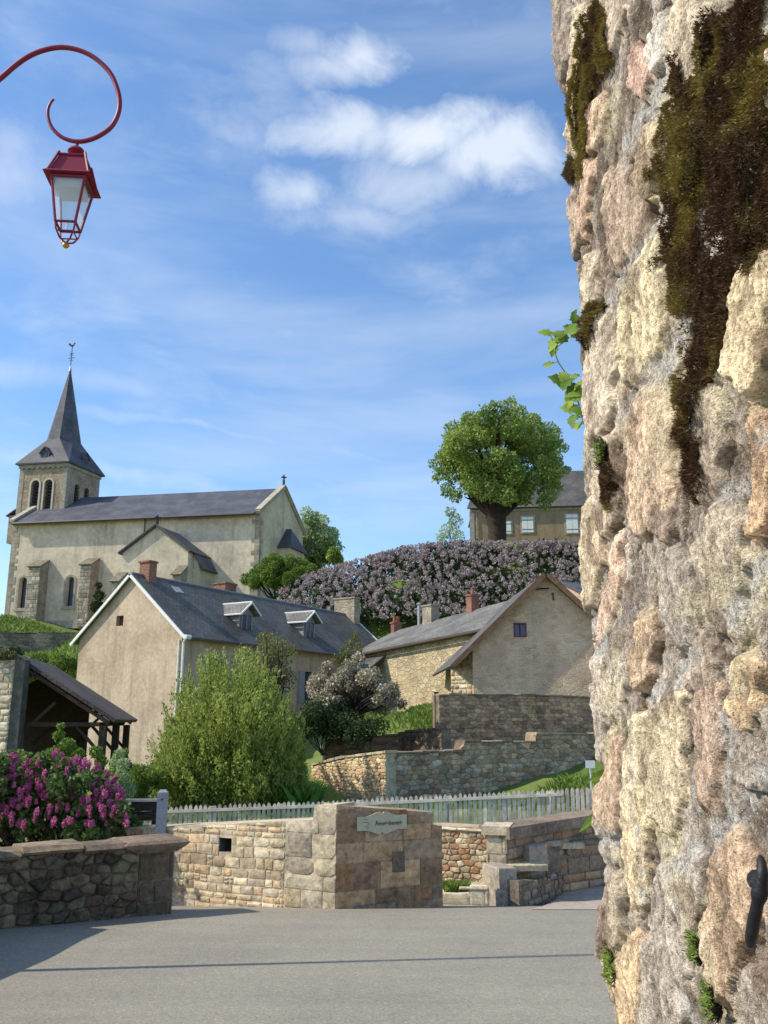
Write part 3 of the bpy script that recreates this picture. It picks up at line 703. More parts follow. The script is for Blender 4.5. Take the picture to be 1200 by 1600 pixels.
# wall with the sign: left lit face, right shaded face
YC = 11.35
C0 = P(524, 1416, YC); C0.z = 0
a_l = R(28); dl = Vector((-math.cos(a_l), math.sin(a_l), 0)); PL = C0 + dl * 4.3
def hitdir(px, O, d):   # distance along d from O (plan) where the pixel column px (about horizon height) is reached
    u = (px - 600) / FPX
    # x = u*(y cos + dz sin) with z about -0.3
    best = min(np.arange(0, 12, .01), key=lambda s: abs(proj(np.array([O.x + d.x * s, O.y + d.y * s, -.2]))[0] - px)); return float(best)
zt = lambda py, s, O, d: zY(py, O.y + d.y * s)
s1 = hitdir(490, C0, dl); s2 = hitdir(200, C0, dl)
wl = thing('stone_wall', (C0.x, C0.y, -1.2), 'pale sunlit stone wall with a small square hole facing the road behind the pier', 'wall')
ROUND = .35; rng = random.Random(21)
z_c = zt(1257, 0, C0, dl); z_1 = zt(1259, s1, C0, dl); z_1b = zt(1281, s1 + .02, C0, dl); z_2 = zt(1294, s2, C0, dl)
Lw = 4.3
prof = [(0, z_2 - .02), (Lw - s2, z_2), (Lw - s1 - .02, z_1b), (Lw - s1, z_1), (Lw, z_c)]
tf = lambda s: float(np.interp(s, [p[0] for p in prof], [p[1] for p in prof]))
hs = hitdir(361, C0, dl); he = hitdir(341, C0, dl)
hole = (Lw - he, Lw - hs, zt(1332, hs, C0, dl), zt(1310, hs, C0, dl))
mb = MB(); wall_core(mb, PL, C0, -1.4, prof, .45, hexc('b9ab90'))
core = mb.build('cutme', M['stone'], loc=(0, 0, 0), col=True)
cb = MB(); F1 = Frame(PL.x, PL.y, math.atan2(-dl.y, -dl.x)); cb.box((hole[0], -.1, hole[2]), (hole[1], .36, hole[3]), F1)
cut(core, [cb])
zs = tf(Lw - s1 - .3)
mb = MB()
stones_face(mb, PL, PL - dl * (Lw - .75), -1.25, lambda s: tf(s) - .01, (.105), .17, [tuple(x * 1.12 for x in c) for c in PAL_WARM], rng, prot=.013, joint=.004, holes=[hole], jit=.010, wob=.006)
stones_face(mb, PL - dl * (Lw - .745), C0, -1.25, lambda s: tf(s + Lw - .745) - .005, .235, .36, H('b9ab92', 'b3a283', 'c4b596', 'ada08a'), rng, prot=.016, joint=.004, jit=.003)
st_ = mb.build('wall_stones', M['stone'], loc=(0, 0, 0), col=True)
def join(objs, name, root):
    """joins meshes into one object under root"""
    bm = bmesh.new()
    for o_ in objs:
        me = o_.data; bm.from_mesh(me)
    me = bpy.data.meshes.new(name); bm.to_mesh(me); bm.free(); me.materials.append(objs[0].data.materials[0])
    me.transform(Matrix.Translation(-Vector(rootloc(root)))) 
    for o_ in objs: bpy.data.objects.remove(o_)
    o_ = bpy.data.objects.new(name, me); COL.objects.link(o_); o_.parent = root; return o_
join([core, st_], 'lit_face', wl)
mb = MB(); mb.box((hole[0] - .004, .352, hole[2] - .004), (hole[1] + .004, .36, hole[3] + .004), F1); mb.build('hole', M['dark_gap'], wl)
a_r = R(24); dr = Vector((math.cos(a_r), math.sin(a_r), 0))
r2 = hitdir(674, C0, dr); r3 = hitdir(691, C0, dr)
prr = [(0, z_c - .01), (r2, zt(1269, r2, C0, dr)), (r2 + .03, zt(1288, r2, C0, dr)), (r3, zt(1291, r3, C0, dr))]
tfr = lambda s: float(np.interp(s, [p[0] for p in prr], [p[1] for p in prr]))
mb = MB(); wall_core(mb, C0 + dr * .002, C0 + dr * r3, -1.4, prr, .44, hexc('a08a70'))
ROUND = .08
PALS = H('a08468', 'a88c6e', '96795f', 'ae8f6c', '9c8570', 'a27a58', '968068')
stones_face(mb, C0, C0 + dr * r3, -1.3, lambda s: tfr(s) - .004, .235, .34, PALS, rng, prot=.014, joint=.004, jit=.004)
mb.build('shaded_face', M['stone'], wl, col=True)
# plaque
FR = Frame(C0.x, C0.y, a_r); sa = hitdir(556, C0, dr); sb = hitdir(634, C0, dr)
z0p, z1p = zt(1305, sa, C0, dr), zt(1266, sb, C0, dr); W_ = sb - sa; Hh = (z1p - z0p)
sg = thing('wall_sign', tuple(FR((sa + sb) / 2, -.03, z0p)), 'pale green shaped enamel sign on the shaded stone wall face', 'sign')
cxs = (sa + sb) / 2; czs = (z0p + z1p) / 2
out_ = []
hw = W_ / 2; hh = Hh / 2 * .62; hp = Hh / 2
top_ = [(-hw, hh), (-hw * .62, hh), (-hw * .40, hh * 1.25), (-hw * .22, hp * .96), (-hw * .06, hp), (-hw * .02, hp * .82), (hw * .02, hp * .82), (hw * .06, hp), (hw * .22, hp * .96), (hw * .40, hh * 1.25), (hw * .62, hh), (hw, hh)]
outl = top_ + [(x, -z) for x, z in reversed(top_)]
mb = MB(); mb.prism([FR(cxs + x, -.045, czs + z) for x, z in outl], FR.b * .018)
mb.build('sign_board', mat_plain('sign_enamel', hexc('b3ad92'), .6, 0, .08, 20), sg)
def text(body, size, x, z, parent, mat, ang_frame, shear=.25, yoff=-.047, name='lettering'):
    cu = bpy.data.curves.new('txt', 'FONT'); cu.body = body; cu.size = size; cu.align_x = 'CENTER'; cu.align_y = 'CENTER'; cu.extrude = .0008; cu.shear = shear
    to = bpy.data.objects.new('txt', cu); COL.objects.link(to); bpy.context.view_layer.update()
    me = bpy.data.meshes.new_from_object(to.evaluated_get(bpy.context.evaluated_depsgraph_get())); bpy.data.objects.remove(to)
    o_ = ang_frame(x, yoff, z); ax = ang_frame.a
    mt = Matrix(((ax.x, 0, -ang_frame.b.x, o_.x), (ax.y, 0, -ang_frame.b.y, o_.y), (0, 1, 0, o_.z), (0, 0, 0, 1)))
    me.transform(mt); me.transform(Matrix.Translation(-Vector(rootloc(parent)))); me.materials.clear(); me.materials.append(mat)
    o2 = bpy.data.objects.new(name, me); COL.objects.link(o2); o2.parent = parent
tm = mat_plain('sign_ink', hexc('59633f'), .6)
mb = MB()
def sq(pts_, r_=.0022): mb.tube(cr([FR(x, -.0455, z) for x, z in pts_], 5), r_, 5)
ex = cxs - hw * .66
sq([(ex - .05, czs + .012), (ex - .01, czs + .016), (ex + .03, czs + .012), (ex + .045, czs - .005), (ex + .02, czs - .02)], .003); sq([(ex - .02, czs - .02), (ex + .01, czs - .035), (ex + .035, czs - .045), (ex + .02, czs - .058)], .003); sq([(ex - .02, czs + .045), (ex + .0, czs + .055), (ex + .02, czs + .045)], .003)
rt = random.Random(2); x_ = cxs - hw * .28; pp_ = []
while x_ < cxs + hw * .8:
    tall = .038 if rt.random() < .22 else .014
    pp_ += [(x_, czs - .016), (x_ + .006, czs - .016 + tall + rt.uniform(0, .006)), (x_ + .012, czs - .014)]; x_ += .015
sq(pp_)
mb.build('lettering', tm, sg)
text('Four banal', .085, cxs + hw * .22, czs - .005, sg, tm, FR)
# small dark niche in the shaded face
nx0 = hitdir(612, C0, dr); nx1 = hitdir(631, C0, dr)
mb = MB(); mb.box((nx0, -.022, zY(1357, C0.y + .6)), (nx1, -.016, zY(1326, C0.y + .6)), FR); mb.build('blocked_niche', mat_plain('niche', hexc('6e6152'), .95, 0, .3, 20, .01), wl)

# recessed lit wall, between the sign wall and the stairs
YR = 13.3; pa = Vector((XY(668, 1330, YR), YR + .15, 0)); pb = Vector((XY(762, 1330, YR - .25), YR - .25, 0)); ztr = zY(1291, YR)
w2_ = thing('stone_wall', (pa.x, pa.y, -1.2), 'narrow sunlit rubble wall set back between the sign wall and the steps', 'wall')
ROUND = .6; mb = MB(); wall_core(mb, pa, pb, -1.4, [(0, ztr), ((pb - pa).length, ztr)], .4, hexc('a8977c'))
rubble_face(mb, pa, pb, -1.2, ztr - .06, .13, PAL_WARM + H('a8805c', '9c7a5c'), rng, prot=.018, joint=.006, flat=1.7)
stones_face(mb, pa, pb, ztr - .06, ztr, .058, .5, H('c2b498'), rng, prot=.04, joint=.003, jit=.002)
mb.build('wall_body', M['stone'], w2_, col=True)
# lit ashlar end pier of the stairs
PA2 = Vector((XY(760, 1330, 12.95), 12.95, 0)); 
a3 = R(14); F3 = Frame(PA2.x, PA2.y, -a3); wd = XY(794, 1330, 12.9) - XY(760, 1330, 12.95)
w3 = thing('stone_pier', (PA2.x, PA2.y, -1.2), 'sunlit pale ashlar pier at the foot of the stone steps', 'pier')
mb = MB(); zp = zY(1305, 12.9); mb.box((0, .01, -1.4), (wd, .5, zp), F3, hexc('b5a78c'))
ROUND = .1; stones_face(mb, F3(0, 0, 0), F3(wd, 0, 0), -1.2, zp, .235, .26, H('cabc9e', 'bfb194', 'd0c3a6', 'b5a88e'), rng, prot=.015, joint=.004, jit=.004)
mb.build('shaft', M['stone'], w3, col=True)
mb = MB(); mb.box((-.06, -.05, zp + .003), (wd + .04, .5, zp + .12), F3, hexc('bfae93')); mb.build('cap', M['stone'], w3, col=True)
# flank wall with coping, going back to the right of the pier
FS = Frame(F3(wd, 0, 0).x, F3(wd, 0, 0).y, R(48)); 
s_end = 3.4
w4 = thing('stone_wall', (FS.o.x, FS.o.y, -1.2), 'dark shaded flank wall with thick coping running back beside the steps', 'wall')
mb = MB(); z4 = zY(1291, 13.0); p4 = FS(s_end, 0, 0); p4.z = 0; z4b = zY(1286, p4.y)
wall_core(mb, FS.o, p4, -1.4, [(0, z4 - .16), (s_end, z4 - .16)], .4, hexc('7c6f60'))
stones_face(mb, FS.o, p4, -1.2, z4 - .165, .22, .34, PALS, rng, prot=.02, joint=.006)
mb.build('wall_body', M['stone'], w4, col=True)
mb = MB(); s = -.05
while s < s_end:
    e = min(s + rng.uniform(.5, .9), s_end); za = z4
    mb.box((s + .004, -.07, za - .157), (e - .004, .45, za), FS, kcol('8b7a68', rng)); s = e
mb.build('coping', M['stone'], w4, col=True)
# the steps: big ashlar blocks
stp = thing('stone_steps', (FS(1, -.6, 0).x, FS(1, -.6, 0).y, -1.1), 'worn stone steps of big blocks climbing beside the pale ramp', 'steps')
def block(name, px0, px1, pyt, pyb, Y, depth, c, ang=-14):
    A = P(px0, pyb, Y); B_ = P(px1, pyb, Y); fr = Frame(A.x, Y, R(ang)); wdt = (B_.x - A.x) / math.cos(R(ang)) 
    mb = MB(); zt_ = zY(pyt, Y); g = .012
    V = [fr(0, 0, A.z), fr(wdt, 0, A.z), fr(wdt, depth, A.z), fr(0, depth, A.z), fr(0, 0, zt_ - g), fr(wdt, 0, zt_ - g), fr(wdt, depth, zt_ - g), fr(0, depth, zt_ - g), fr(g, g, zt_), fr(wdt - g, g, zt_), fr(wdt - g, depth - g, zt_), fr(g, depth - g, zt_)]
    mb.solid(V, [(3, 2, 1, 0), (8, 9, 10, 11)] + [(i, (i + 1) % 4, 4 + (i + 1) % 4, 4 + i) for i in range(4)] + [(4 + i, 4 + (i + 1) % 4, 8 + (i + 1) % 4, 8 + i) for i in range(4)], c)
    return mb.build(name, M['stone'], stp, col=True)
cg, cp, cd_ = hexc('a09484'), hexc('c0b190'), hexc('86786a')
block('newel_block', 782, 811, 1357, 1440, 12.35, .5, cg, 20)
block('tread', 792, 858, 1352, 1362, 12.75, .45, cp, 8)
block('riser_block', 828, 858, 1322, 1354, 13.0, .8, cg, 24)
block('tread', 800, 880, 1316, 1324, 13.5, .6, cg, 10)
block('riser_block', 876, 906, 1296, 1328, 14.2, .6, hexc('978c74'), 30)
block('tread', 868, 915, 1318, 1327, 13.9, .5, cp, 8)
mb = MB(); sa_ = Vector((XY(858, 1340, 13.7), 13.7, 0)); sb_ = Vector((XY(990, 1340, 14.8), 14.8, 0)); ROUND = .3
wall_core(mb, sa_, sb_, -1.4, [(0, zY(1338, 13.7)), (.5, zY(1336, 13.9)), (.52, zY(1316, 13.9)), ((sb_ - sa_).length, zY(1310, 14.8))], .7, MORT_D)
stones_face(mb, sa_, sb_, -1.2, lambda s: zY(1338, 13.8) if s < .51 else zY(1314, 14.3), .17, .34, PALS, rng, prot=.03, joint=.008, jit=.01); mb.build('stair_wall', M['stone'], stp, col=True)
block('riser_block', 812, 880, 1330, 1366, 13.35, .8, cd_, 30)
# low rubble kerb beside the ramp
mb = MB(); ka = Vector((XY(811, 1400, 12.3), 12.3, 0)); kb = Vector((XY(880, 1385, 13.6), 13.6, 0)); ROUND = .8
wall_core(mb, ka, kb, -1.4, [(0, zY(1376, 12.3)), ((kb - ka).length, zY(1374, 13.6))], .25, MORT_D)
stones_face(mb, ka, kb, -1.2, zY(1377, 12.6), .1, .16, PAL_BROWN, rng, prot=.03, joint=.01, jit=.01)
mb.build('side_rubble', M['stone'], stp, col=True)
# pale ledge with weeds at the recess foot
YE = 12.75; la = Vector((XY(688, 1405, YE), YE, 0)); lb = Vector((XY(764, 1405, YE - .1), YE - .1, 0))
led = thing('stone_ledge', (la.x, la.y, -1.2), 'pale low stone ledge at the foot of the recessed wall', 'ledge')
ROUND = .1; mb = MB(); wall_core(mb, la, lb, -1.4, [(0, zY(1397, YE)), (.38, zY(1396, YE)), (.40, zY(1384, YE)), ((lb - la).length, zY(1383, YE))], .55, hexc('c2b79f'))
stones_face(mb, la, lb, -1.2, lambda s: zY(1397, YE) if s < .4 else zY(1384, YE), .16, .35, H('cfc4aa', 'c4b89e', 'd6ccb4'), rng, prot=.012, joint=.004, jit=.004)
mb.build('ledge_stones', M['stone'], led, col=True)

# granite post behind the left wall and the dark board beside it
YG = 12.6; gx = XY(253, 1270, YG); zg = zY(1234, YG)
gp = thing('granite_post', (gx, YG, -1.1), 'smooth pale grey granite post standing behind the low dark wall', 'post')
mb = MB(); FG = Frame(gx, YG, R(8)); hwg = .068
V = [FG(sx_ * hwg, sy_ * hwg, z_) for z_ in (-1.1, zg - .03) for sx_, sy_ in cs4] + [FG(sx_ * hwg * .6, sy_ * hwg * .6, zg) for sx_, sy_ in cs4]
mb.solid(V, [(3, 2, 1, 0), (8, 9, 10, 11)] + [(i, (i + 1) % 4, 4 + (i + 1) % 4, 4 + i) for i in range(4)] + [(4 + i, 4 + (i + 1) % 4, 8 + (i + 1) % 4, 8 + i) for i in range(4)])
mb.build('shaft', mat_plain('granite', hexc('8f9299'), .8, 0, .2, 30, .003), gp)
mb = MB(); mb.tube([FG(0, -hwg, zg - .12), FG(0, -hwg - .02, zg - .12)], .012, 8); mb.build('eyelet', M['iron'], gp)
YD = 13.3; FD = Frame(XY(196, 1270, YD), YD, R(3)); wdd = XY(247, 1270, YD) - XY(196, 1270, YD)
db = thing('board_panel', tuple(FD(0, 0, -.8)), 'dark timber board panel with a pale capping rail between lilac and granite post', 'panel')
mb = MB()
for i in range(4):
    za = zY(1283, YD) + i * (zY(1253, YD) - zY(1283, YD)) / 4; mb.box((0, 0, za + .004), (wdd, .03, za + (zY(1253, YD) - zY(1283, YD)) / 4), FD)
mb.build('boards', M['wood_dark'], db)
mb = MB(); mb.box((-.01, -.02, zY(1253, YD) + .003), (wdd + .01, .05, zY(1250, YD) + .012), FD); mb.build('capping_rail', M['zinc'], db)
mb = MB()
for x_ in (.04, wdd - .1): mb.box((x_, .033, -1.1), (x_ + .06, .09, zY(1255, YD)), FD)
mb.build('posts', M['wood_dark'], db)

# ================================================================== PICKET FENCE
fn = thing('picket_fence', (XY(600, 1280, 15.5), 15.5, -.1), 'long weathered grey picket fence on the terrace above the sign wall', 'fence')
rngf = random.Random(4)
def fy(px): return 15.9 - .5 * (px - 200) / 720
def ftop(px): return float(np.interp(px, [200, 262, 430, 490, 700, 925], [1262, 1259, 1254, 1251, 1241, 1230]))
def fbot(px): return float(np.interp(px, [200, 262, 490, 700, 925], [1294, 1292, 1288, 1292, 1292]))
px = 204.0; i = 0
while px < 926:
    Y = fy(px); A = P(px, fbot(px), Y); zt_ = zY(ftop(px) + rngf.uniform(-1.6, 1.4), Y); A.z -= .08
    mb = MB(); wv = rngf.uniform(.050, .060); th = .012; ln_ = rngf.uniform(-.008, .008)
    FFr = Frame(A.x, A.y, R(rngf.uniform(-8, 4)))
    pts = [FFr(-wv / 2, 0, A.z), FFr(wv / 2, 0, A.z), FFr(wv / 2 + ln_, 0, zt_ - .035), FFr(ln_, 0, zt_), FFr(-wv / 2 + ln_, 0, zt_ - .035)]
    mb.prism(pts, FFr.b * th); mb.build('picket', M['picket'], fn); px += 7.7; i += 1
for (fr0, fr1) in ((.18, .26), ):
    mb = MB()
    for a_, b_ in ((204, 330), (330, 490), (490, 700), (700, 880)):
        A = P(a_, ftop(a_) + 6.5, fy(a_) - .028); B_ = P(b_, ftop(b_) + 6.5, fy(b_) - .028); C_ = P(b_, ftop(b_) + 11, fy(b_) - .028); D_ = P(a_, ftop(a_) + 11, fy(a_) - .028)
        mb.prism([A, B_, C_, D_], (0, .022, 0))
    mb.build('rail', mat_plain('pale_rail', hexc('cdc4b8'), .8, 0, .2, 6), fn)
for a_ in (204, 330, 437, 560, 700, 790, 865, 925):
    A = P(a_, fbot(a_), fy(a_) + .045); mb = MB(); FFr = Frame(A.x, A.y, 0); mb.box((-.035, -.02, A.z - .4), (.035, .05, zY(ftop(a_) + 3, A.y)), FFr); mb.build('post', M['picket'], fn)
# small white sign on a stake
YS = 17.5; sxp = XY(923, 1205, YS); zz = zY(1200, YS)
ws = thing('small_sign', (sxp, YS, -.3), 'small blank white sign on a stake above the right end of the fence', 'sign')
mb = MB(); mb.box((sxp - .09, YS, zz), (sxp + .09, YS + .015, zz + .14)); mb.build('sign_board', M['white'], ws)
mb = MB(); mb.box((sxp - .012, YS + .018, -.5), (sxp + .012, YS + .04, zz + .1)); mb.build('stake', M['white'], ws)

# ================================================================== TERRACE WALLS
def vwall(label, px0, Y0, px1, Y1, pybase, tops, thick, rowh, sw, pal, mort, seed, base_off=-.6, name='terrace_wall', ends=True, rd=.6, mat='stone_far', prot=.035):
    """tops: list of (px, py) of the top edge; converted to distance along the wall"""
    p0 = Vector((XY(px0, 1150, Y0), Y0, 0)); p1 = Vector((XY(px1, 1150, Y1), Y1, 0)); L = (p1 - p0).length
    prof = []
    for px_, py_ in tops:
        f_ = (px_ - px0) / (px1 - px0); Yh = Y0 * (1 - f_) + Y1 * f_
        for _ in range(3):
            x_ = XY(px_, py_, Yh); f2 = (x_ - p0.x) / (p1.x - p0.x) if abs(p1.x - p0.x) > .01 else f_; Yh = Y0 + (Y1 - Y0) * f2
        prof.append((max(0, min(1, f2)) * L, zY(py_, Yh)))
    global ROUND
    ROUND = rd; rg = random.Random(seed); zb_ = zY(pybase, min(Y0, Y1)) + base_off
    r = thing(name, (p0.x, p0.y, zb_), label, 'wall'); mb = MB(); wall_core(mb, p0, p1, zb_, prof, thick, mort)
    tfn = lambda s: float(np.interp(s, [p[0] for p in prof], [p[1] for p in prof]))
    rubble_face(mb, p0, p1, zb_, lambda s: tfn(s) - .005, sw * 1.05, [(c[0] * 1.34, c[1] * 1.24, c[2] * 1.12) for c in pal], rg, prot=prot * .6, joint=.006)
    mb.build('wall_body', M[mat], r, col=True)
    # coping stones
    mb = MB(); d = (p1 - p0).normalized(); n = Vector((d.y, -d.x, 0)); s = 0
    while s < L - .05:
        e = min(s + rg.uniform(.3, .7), L)
        # do not bridge steps
        for p in prof:
            if s + .02 < p[0] < e: e = p[0]; break
        za, zb2_ = tfn(s + .005) , tfn(e - .005)
        h_ = rg.uniform(.03, .08)
        a = p0 + d * (s + .01); b_ = p0 + d * (max(e - .01, s + .015))
        V = [a + n * .05 + Vector((0, 0, za + .003)), b_ + n * .05 + Vector((0, 0, zb2_ + .003)), b_ - n * (thick + .02) + Vector((0, 0, zb2_ + .003)), a - n * (thick + .02) + Vector((0, 0, za + .003))]
        V += [v + Vector((0, 0, h_)) for v in V]
        mb.solid(V, [(3, 2, 1, 0), (4, 5, 6, 7)] + [(i, (i + 1) % 4, 4 + (i + 1) % 4, 4 + i) for i in range(4)], kcol(pal[rg.randrange(len(pal))], rg)); s = e
    mb.build('coping', M[mat], r, col=True)
    return r, p0, p1, prof
vwall('upper brown rubble terrace wall under the gable house', 686, 30, 990, 33, 1170, [(686, 1087), (800, 1087), (990, 1092)], .5, .16, .26, PAL_BROWN, MORT_D, 31)
vwall('long shaded rubble terrace wall with stepped top behind the fence', 600, 26.5, 1000, 31, 1262, [(600, 1177), (690, 1176), (692, 1176), (723, 1175), (725, 1160), (835, 1160), (837, 1148), (1000, 1148)], .5, .17, .28, PAL_GREY + PAL_BROWN[:3], MORT_D, 32)
vwall('sunlit pale rubble wall stub left of the shaded terrace wall', 488, 28.2, 603.5, 26.25, 1262, [(488, 1196), (540, 1184), (601, 1177)], .5, .12, .19, PAL_WARM, hexc('b5a78c'), 33)
vwall('short dark garden wall between the apple tree and upper terrace', 508, 30.5, 622, 31.2, 1190, [(508, 1158), (560, 1153), (622, 1150)], .4, .16, .3, PAL_DK, MORT_D, 34)
vwall('dark low garden wall running back to the upper terrace wall', 622, 31.8, 690, 29.9, 1185, [(622, 1146), (690, 1140)], .4, .16, .3, H('5f5348', '6a5a4c', '54493f'), MORT_D, 35)
vwall('dark retaining wall below the church lawn', -60, 68, 150, 72, 1034, [(-60, 989), (150, 989)], .6, .4, .6, H('6f6a60', '625d54', '7a746a'), hexc('4f4b45'), 36, prot=.05)
# gate post at the left end of the upper terrace wall
gpz = thing('gate_post', (XY(681, 1100, 30.3), 30.3, .2), 'dark narrow timber gate post at the left end of the brown terrace wall', 'post')
mb = MB(); x_ = XY(682, 1100, 30.3); mb.box((x_ - .06, 30.25, .2), (x_ + .05, 30.4, zY(1083, 30.3))); mb.build('shaft', M['wood_dark'], gpz)
mb = MB(); mb.box((x_ - .09, 30.22, zY(1083, 30.3) + .003), (x_ + .08, 30.43, zY(1081, 30.3))); mb.build('cap', M['wood_dark'], gpz)

# ================================================================== BUILDINGS
def gable_body(mb, fr, L, W, zb, ze, zr, ze2=None, x0=0, y0=0, c=(.5, .5, .5)):
    """ridge along local x; gables at x0 and x0+L"""
    ze2 = ze if ze2 is None else ze2
    for_ = lambda x: [fr(x, y0, zb), fr(x, y0 + W, zb), fr(x, y0 + W, ze2), fr(x, y0 + W / 2, zr), fr(x, y0, ze)]
    A = for_(x0); B_ = for_(x0 + L)
    mb.solid(A + B_, [(0, 1, 2, 3, 4), (9, 8, 7, 6, 5)] + [(i, 5 + i, 5 + (i + 1) % 5, (i + 1) % 5) for i in range(5)], c)
def slab(mb, r0, r1, e1, e0, th, c=(.5, .5, .5), lift=.004):
    r0, r1, e1, e0 = map(Vector, (r0, r1, e1, e0)); n = (r1 - r0).cross(e0 - r0).normalized()
    if n.z < 0: n = -n
    q = [p + n * lift for p in (r0, r1, e1, e0)]; mb.prism(q, n * th, c)
def roof(mb, fr, L, W, ze, zr, eave=.3, verge=.2, th=.1, x0=0, y0=0, ze2=None, c=(.5, .5, .5), sides=(0, 1)):
    ze2 = ze if ze2 is None else ze2
    for sd in sides:
        yr = y0 + W / 2; ye = y0 if sd == 0 else y0 + W; zz = ze if sd == 0 else ze2
        k = 1 + eave / (W / 2); yE = yr + (ye - yr) * k; zE = zr + (zz - zr) * k
        slab(mb, fr(x0 - verge, yr, zr), fr(x0 + L + verge, yr, zr), fr(x0 + L + verge, yE, zE), fr(x0 - verge, yE, zE), th, c)
def arch_pts(fr, xc, z0, z1, w_, y, n=8, axis='x'):
    pts = [(xc - w_ / 2, z0), (xc + w_ / 2, z0)]
    zc = z1 - w_ / 2
    for i in range(n + 1):
        a = math.pi * i / n; pts.append((xc + math.cos(a) * w_ / 2, zc + math.sin(a) * w_ / 2))
    return [fr(x, y, z) for x, z in pts] if axis == 'x' else [fr(y, x, z) for x, z in pts]

# ---------------- church
YCH = 80; ach = R(-10)
cr_ = P(401, 960, YCH); LC = 25.4; WC = 10.0
FC = Frame(cr_.x - LC * math.cos(ach), YCH - LC * math.sin(ach), ach, R(-8.5))
zbC = 10.2; zeC = zY(799, YCH); zrC = zY(765, YCH + 4.8)
ch = thing('church', tuple(FC(0, 0, zbC)), 'cream rendered village church with slate roof, buttresses and pointed belfry on the hill', 'church')
mb = MB(); gable_body(mb, FC, LC, WC, zbC, zeC, zrC)
body = mb.build('wall', M['church_plaster'], ch)
# windows of the long wall by pixel column
def chx(px, Y=None):
    best = min(np.arange(-2, LC + 3, .02), key=lambda s: abs(proj(np.array([*FC(s, 0, 13)]))[0] - px)); return float(best)
def chz(px, py): s = chx(px); return zY(py, FC(s, 0, 0).y)
wins = [(34, 902, 950), (108, 901, 947)]
cut_ = []; 
for wx, yt, yb in wins:
    c_ = MB(); a = arch_pts(FC, chx(wx), chz(wx, yb), chz(wx, yt), .78, -.3); c_.prism(a, FC.b * .75); cut_.append(c_)
cut(body, cut_)
for wx, yt, yb in wins:
    x_ = chx(wx); z0_, z1_ = chz(wx, yb), chz(wx, yt)
    mb = MB(); mb.prism(arch_pts(FC, x_, z0_, z1_, .77, .40), FC.b * .03)
    wnd = mb.build('window', mat_plain('dark_window', hexc('272b3a'), .25, 0, .3, 6), ch)
    mb = MB()
    ow = arch_pts(FC, x_, z0_ - .12, z1_ + .2, 1.22, -.05, 12); iw = arch_pts(FC, x_, z0_, z1_, .80, -.05, 12)
    n_ = len(ow); V = ow + iw + [p + FC.b * .047 for p in ow] + [p + FC.b * .047 for p in iw]
    F_ = []
    for i in range(n_):
        j = (i + 1) % n_; F_ += [(i, j, n_ + j, n_ + i), (i, 2 * n_ + i, 2 * n_ + j, j), (n_ + i, n_ + j, 3 * n_ + j, 3 * n_ + i)]
    mb.solid(V, F_); mb.build('surround', M['trim_stone'], wnd)
    mb = MB(); mb.box((x_ - .7, -.16, z0_ - .3), (x_ + .7, -.003, z0_ - .13), FC); mb.build('sill', M['trim_stone'], wnd)
# plinth, cornice
mb = MB(); mb.box((-.05, -.12, zbC), (LC, -.004, zbC + .75), FC); mb.build('plinth', M['trim_stone'], ch)
mb = MB(); mb.box((0, -.20, zeC - .28), (LC, -.004, zeC - .02), FC); mb.build('cornice', M['trim_stone'], ch)
mb = MB(); roof(mb, FC, LC, WC, zeC + .02, zrC + .02, eave=.6, verge=-.35, th=.10)
mb.build('roof', M['slate'], ch)
mb = MB(); kk = 1 + .6 / (WC / 2)
mb.tube([FC(.3, WC / 2 - (WC / 2) * kk - .06, zrC - (zrC - zeC) * kk + .05), FC(LC - .3, WC / 2 - (WC / 2) * kk - .06, zrC - (zrC - zeC) * kk + .05)], .12, 8)
mb.tube([FC(chx(220), -.12, zeC - .1), FC(chx(220), -.12, zbC + 4)], .06, 8); mb.build('gutter', mat_plain('dark_zinc', hexc('4a4846'), .5, .2), ch)
# gable copings standing above the roof
mb = MB()
for x0_, x1_ in ((-.25, .33), (LC - .33, LC + .25)):
    for sd in (-1, 1):
        yr = WC / 2; k = 1.07
        r0 = FC(x0_, yr, zrC + .30); r1 = FC(x1_, yr, zrC + .30); e1 = FC(x1_, yr + sd * yr * k, zeC - .25 + .25); e0 = FC(x0_, yr + sd * yr * k, zeC)
        slab(mb, r0, r1, e1, e0, .16)
        # upstand under the coping
        q = [FC(x0_ + .06, yr, zrC + .02), FC(x1_ - .06, yr, zrC + .02), FC(x1_ - .06, yr + sd * yr * k, zeC - .3), FC(x0_ + .06, yr + sd * yr * k, zeC - .3)]
        slab(mb, q[0], q[1], q[2], q[3], .30, lift=.001)
    mb.build('gable_coping', M['coping'], ch); mb = MB()
def cross(mb, base, h, fr):
    b0 = Vector(base)
    mb.solid(*boxvf(b0, fr, -.09, .09, -.09, .09, 0, h * .55)); mb.solid(*boxvf(b0, fr, -.05, .05, -.05, .05, h * .5, h)); mb.solid(*boxvf(b0, fr, -.05, .05, -.28, .28, h * .70, h * .80)); mb.solid(*boxvf(b0, fr, -.28, .28, -.052, .052, h * .705, h * .795))
def boxvf(b0, fr, x0, x1, y0, y1, z0, z1):
    V = [b0 + fr.a * x + fr.b * y + Vector((0, 0, z)) for z in (z0, z1) for x, y in ((x0, y0), (x1, y0), (x1, y1), (x0, y1))]
    return V, [(0, 3, 2, 1), (4, 5, 6, 7), (0, 1, 5, 4), (1, 2, 6, 5), (2, 3, 7, 6), (3, 0, 4, 7)]
mb = MB(); cross(mb, FC(LC, WC / 2, zrC + .4), 1.15, FC); mb.build('cross', mat_plain('cross_iron', hexc('48484a'), .7), ch)
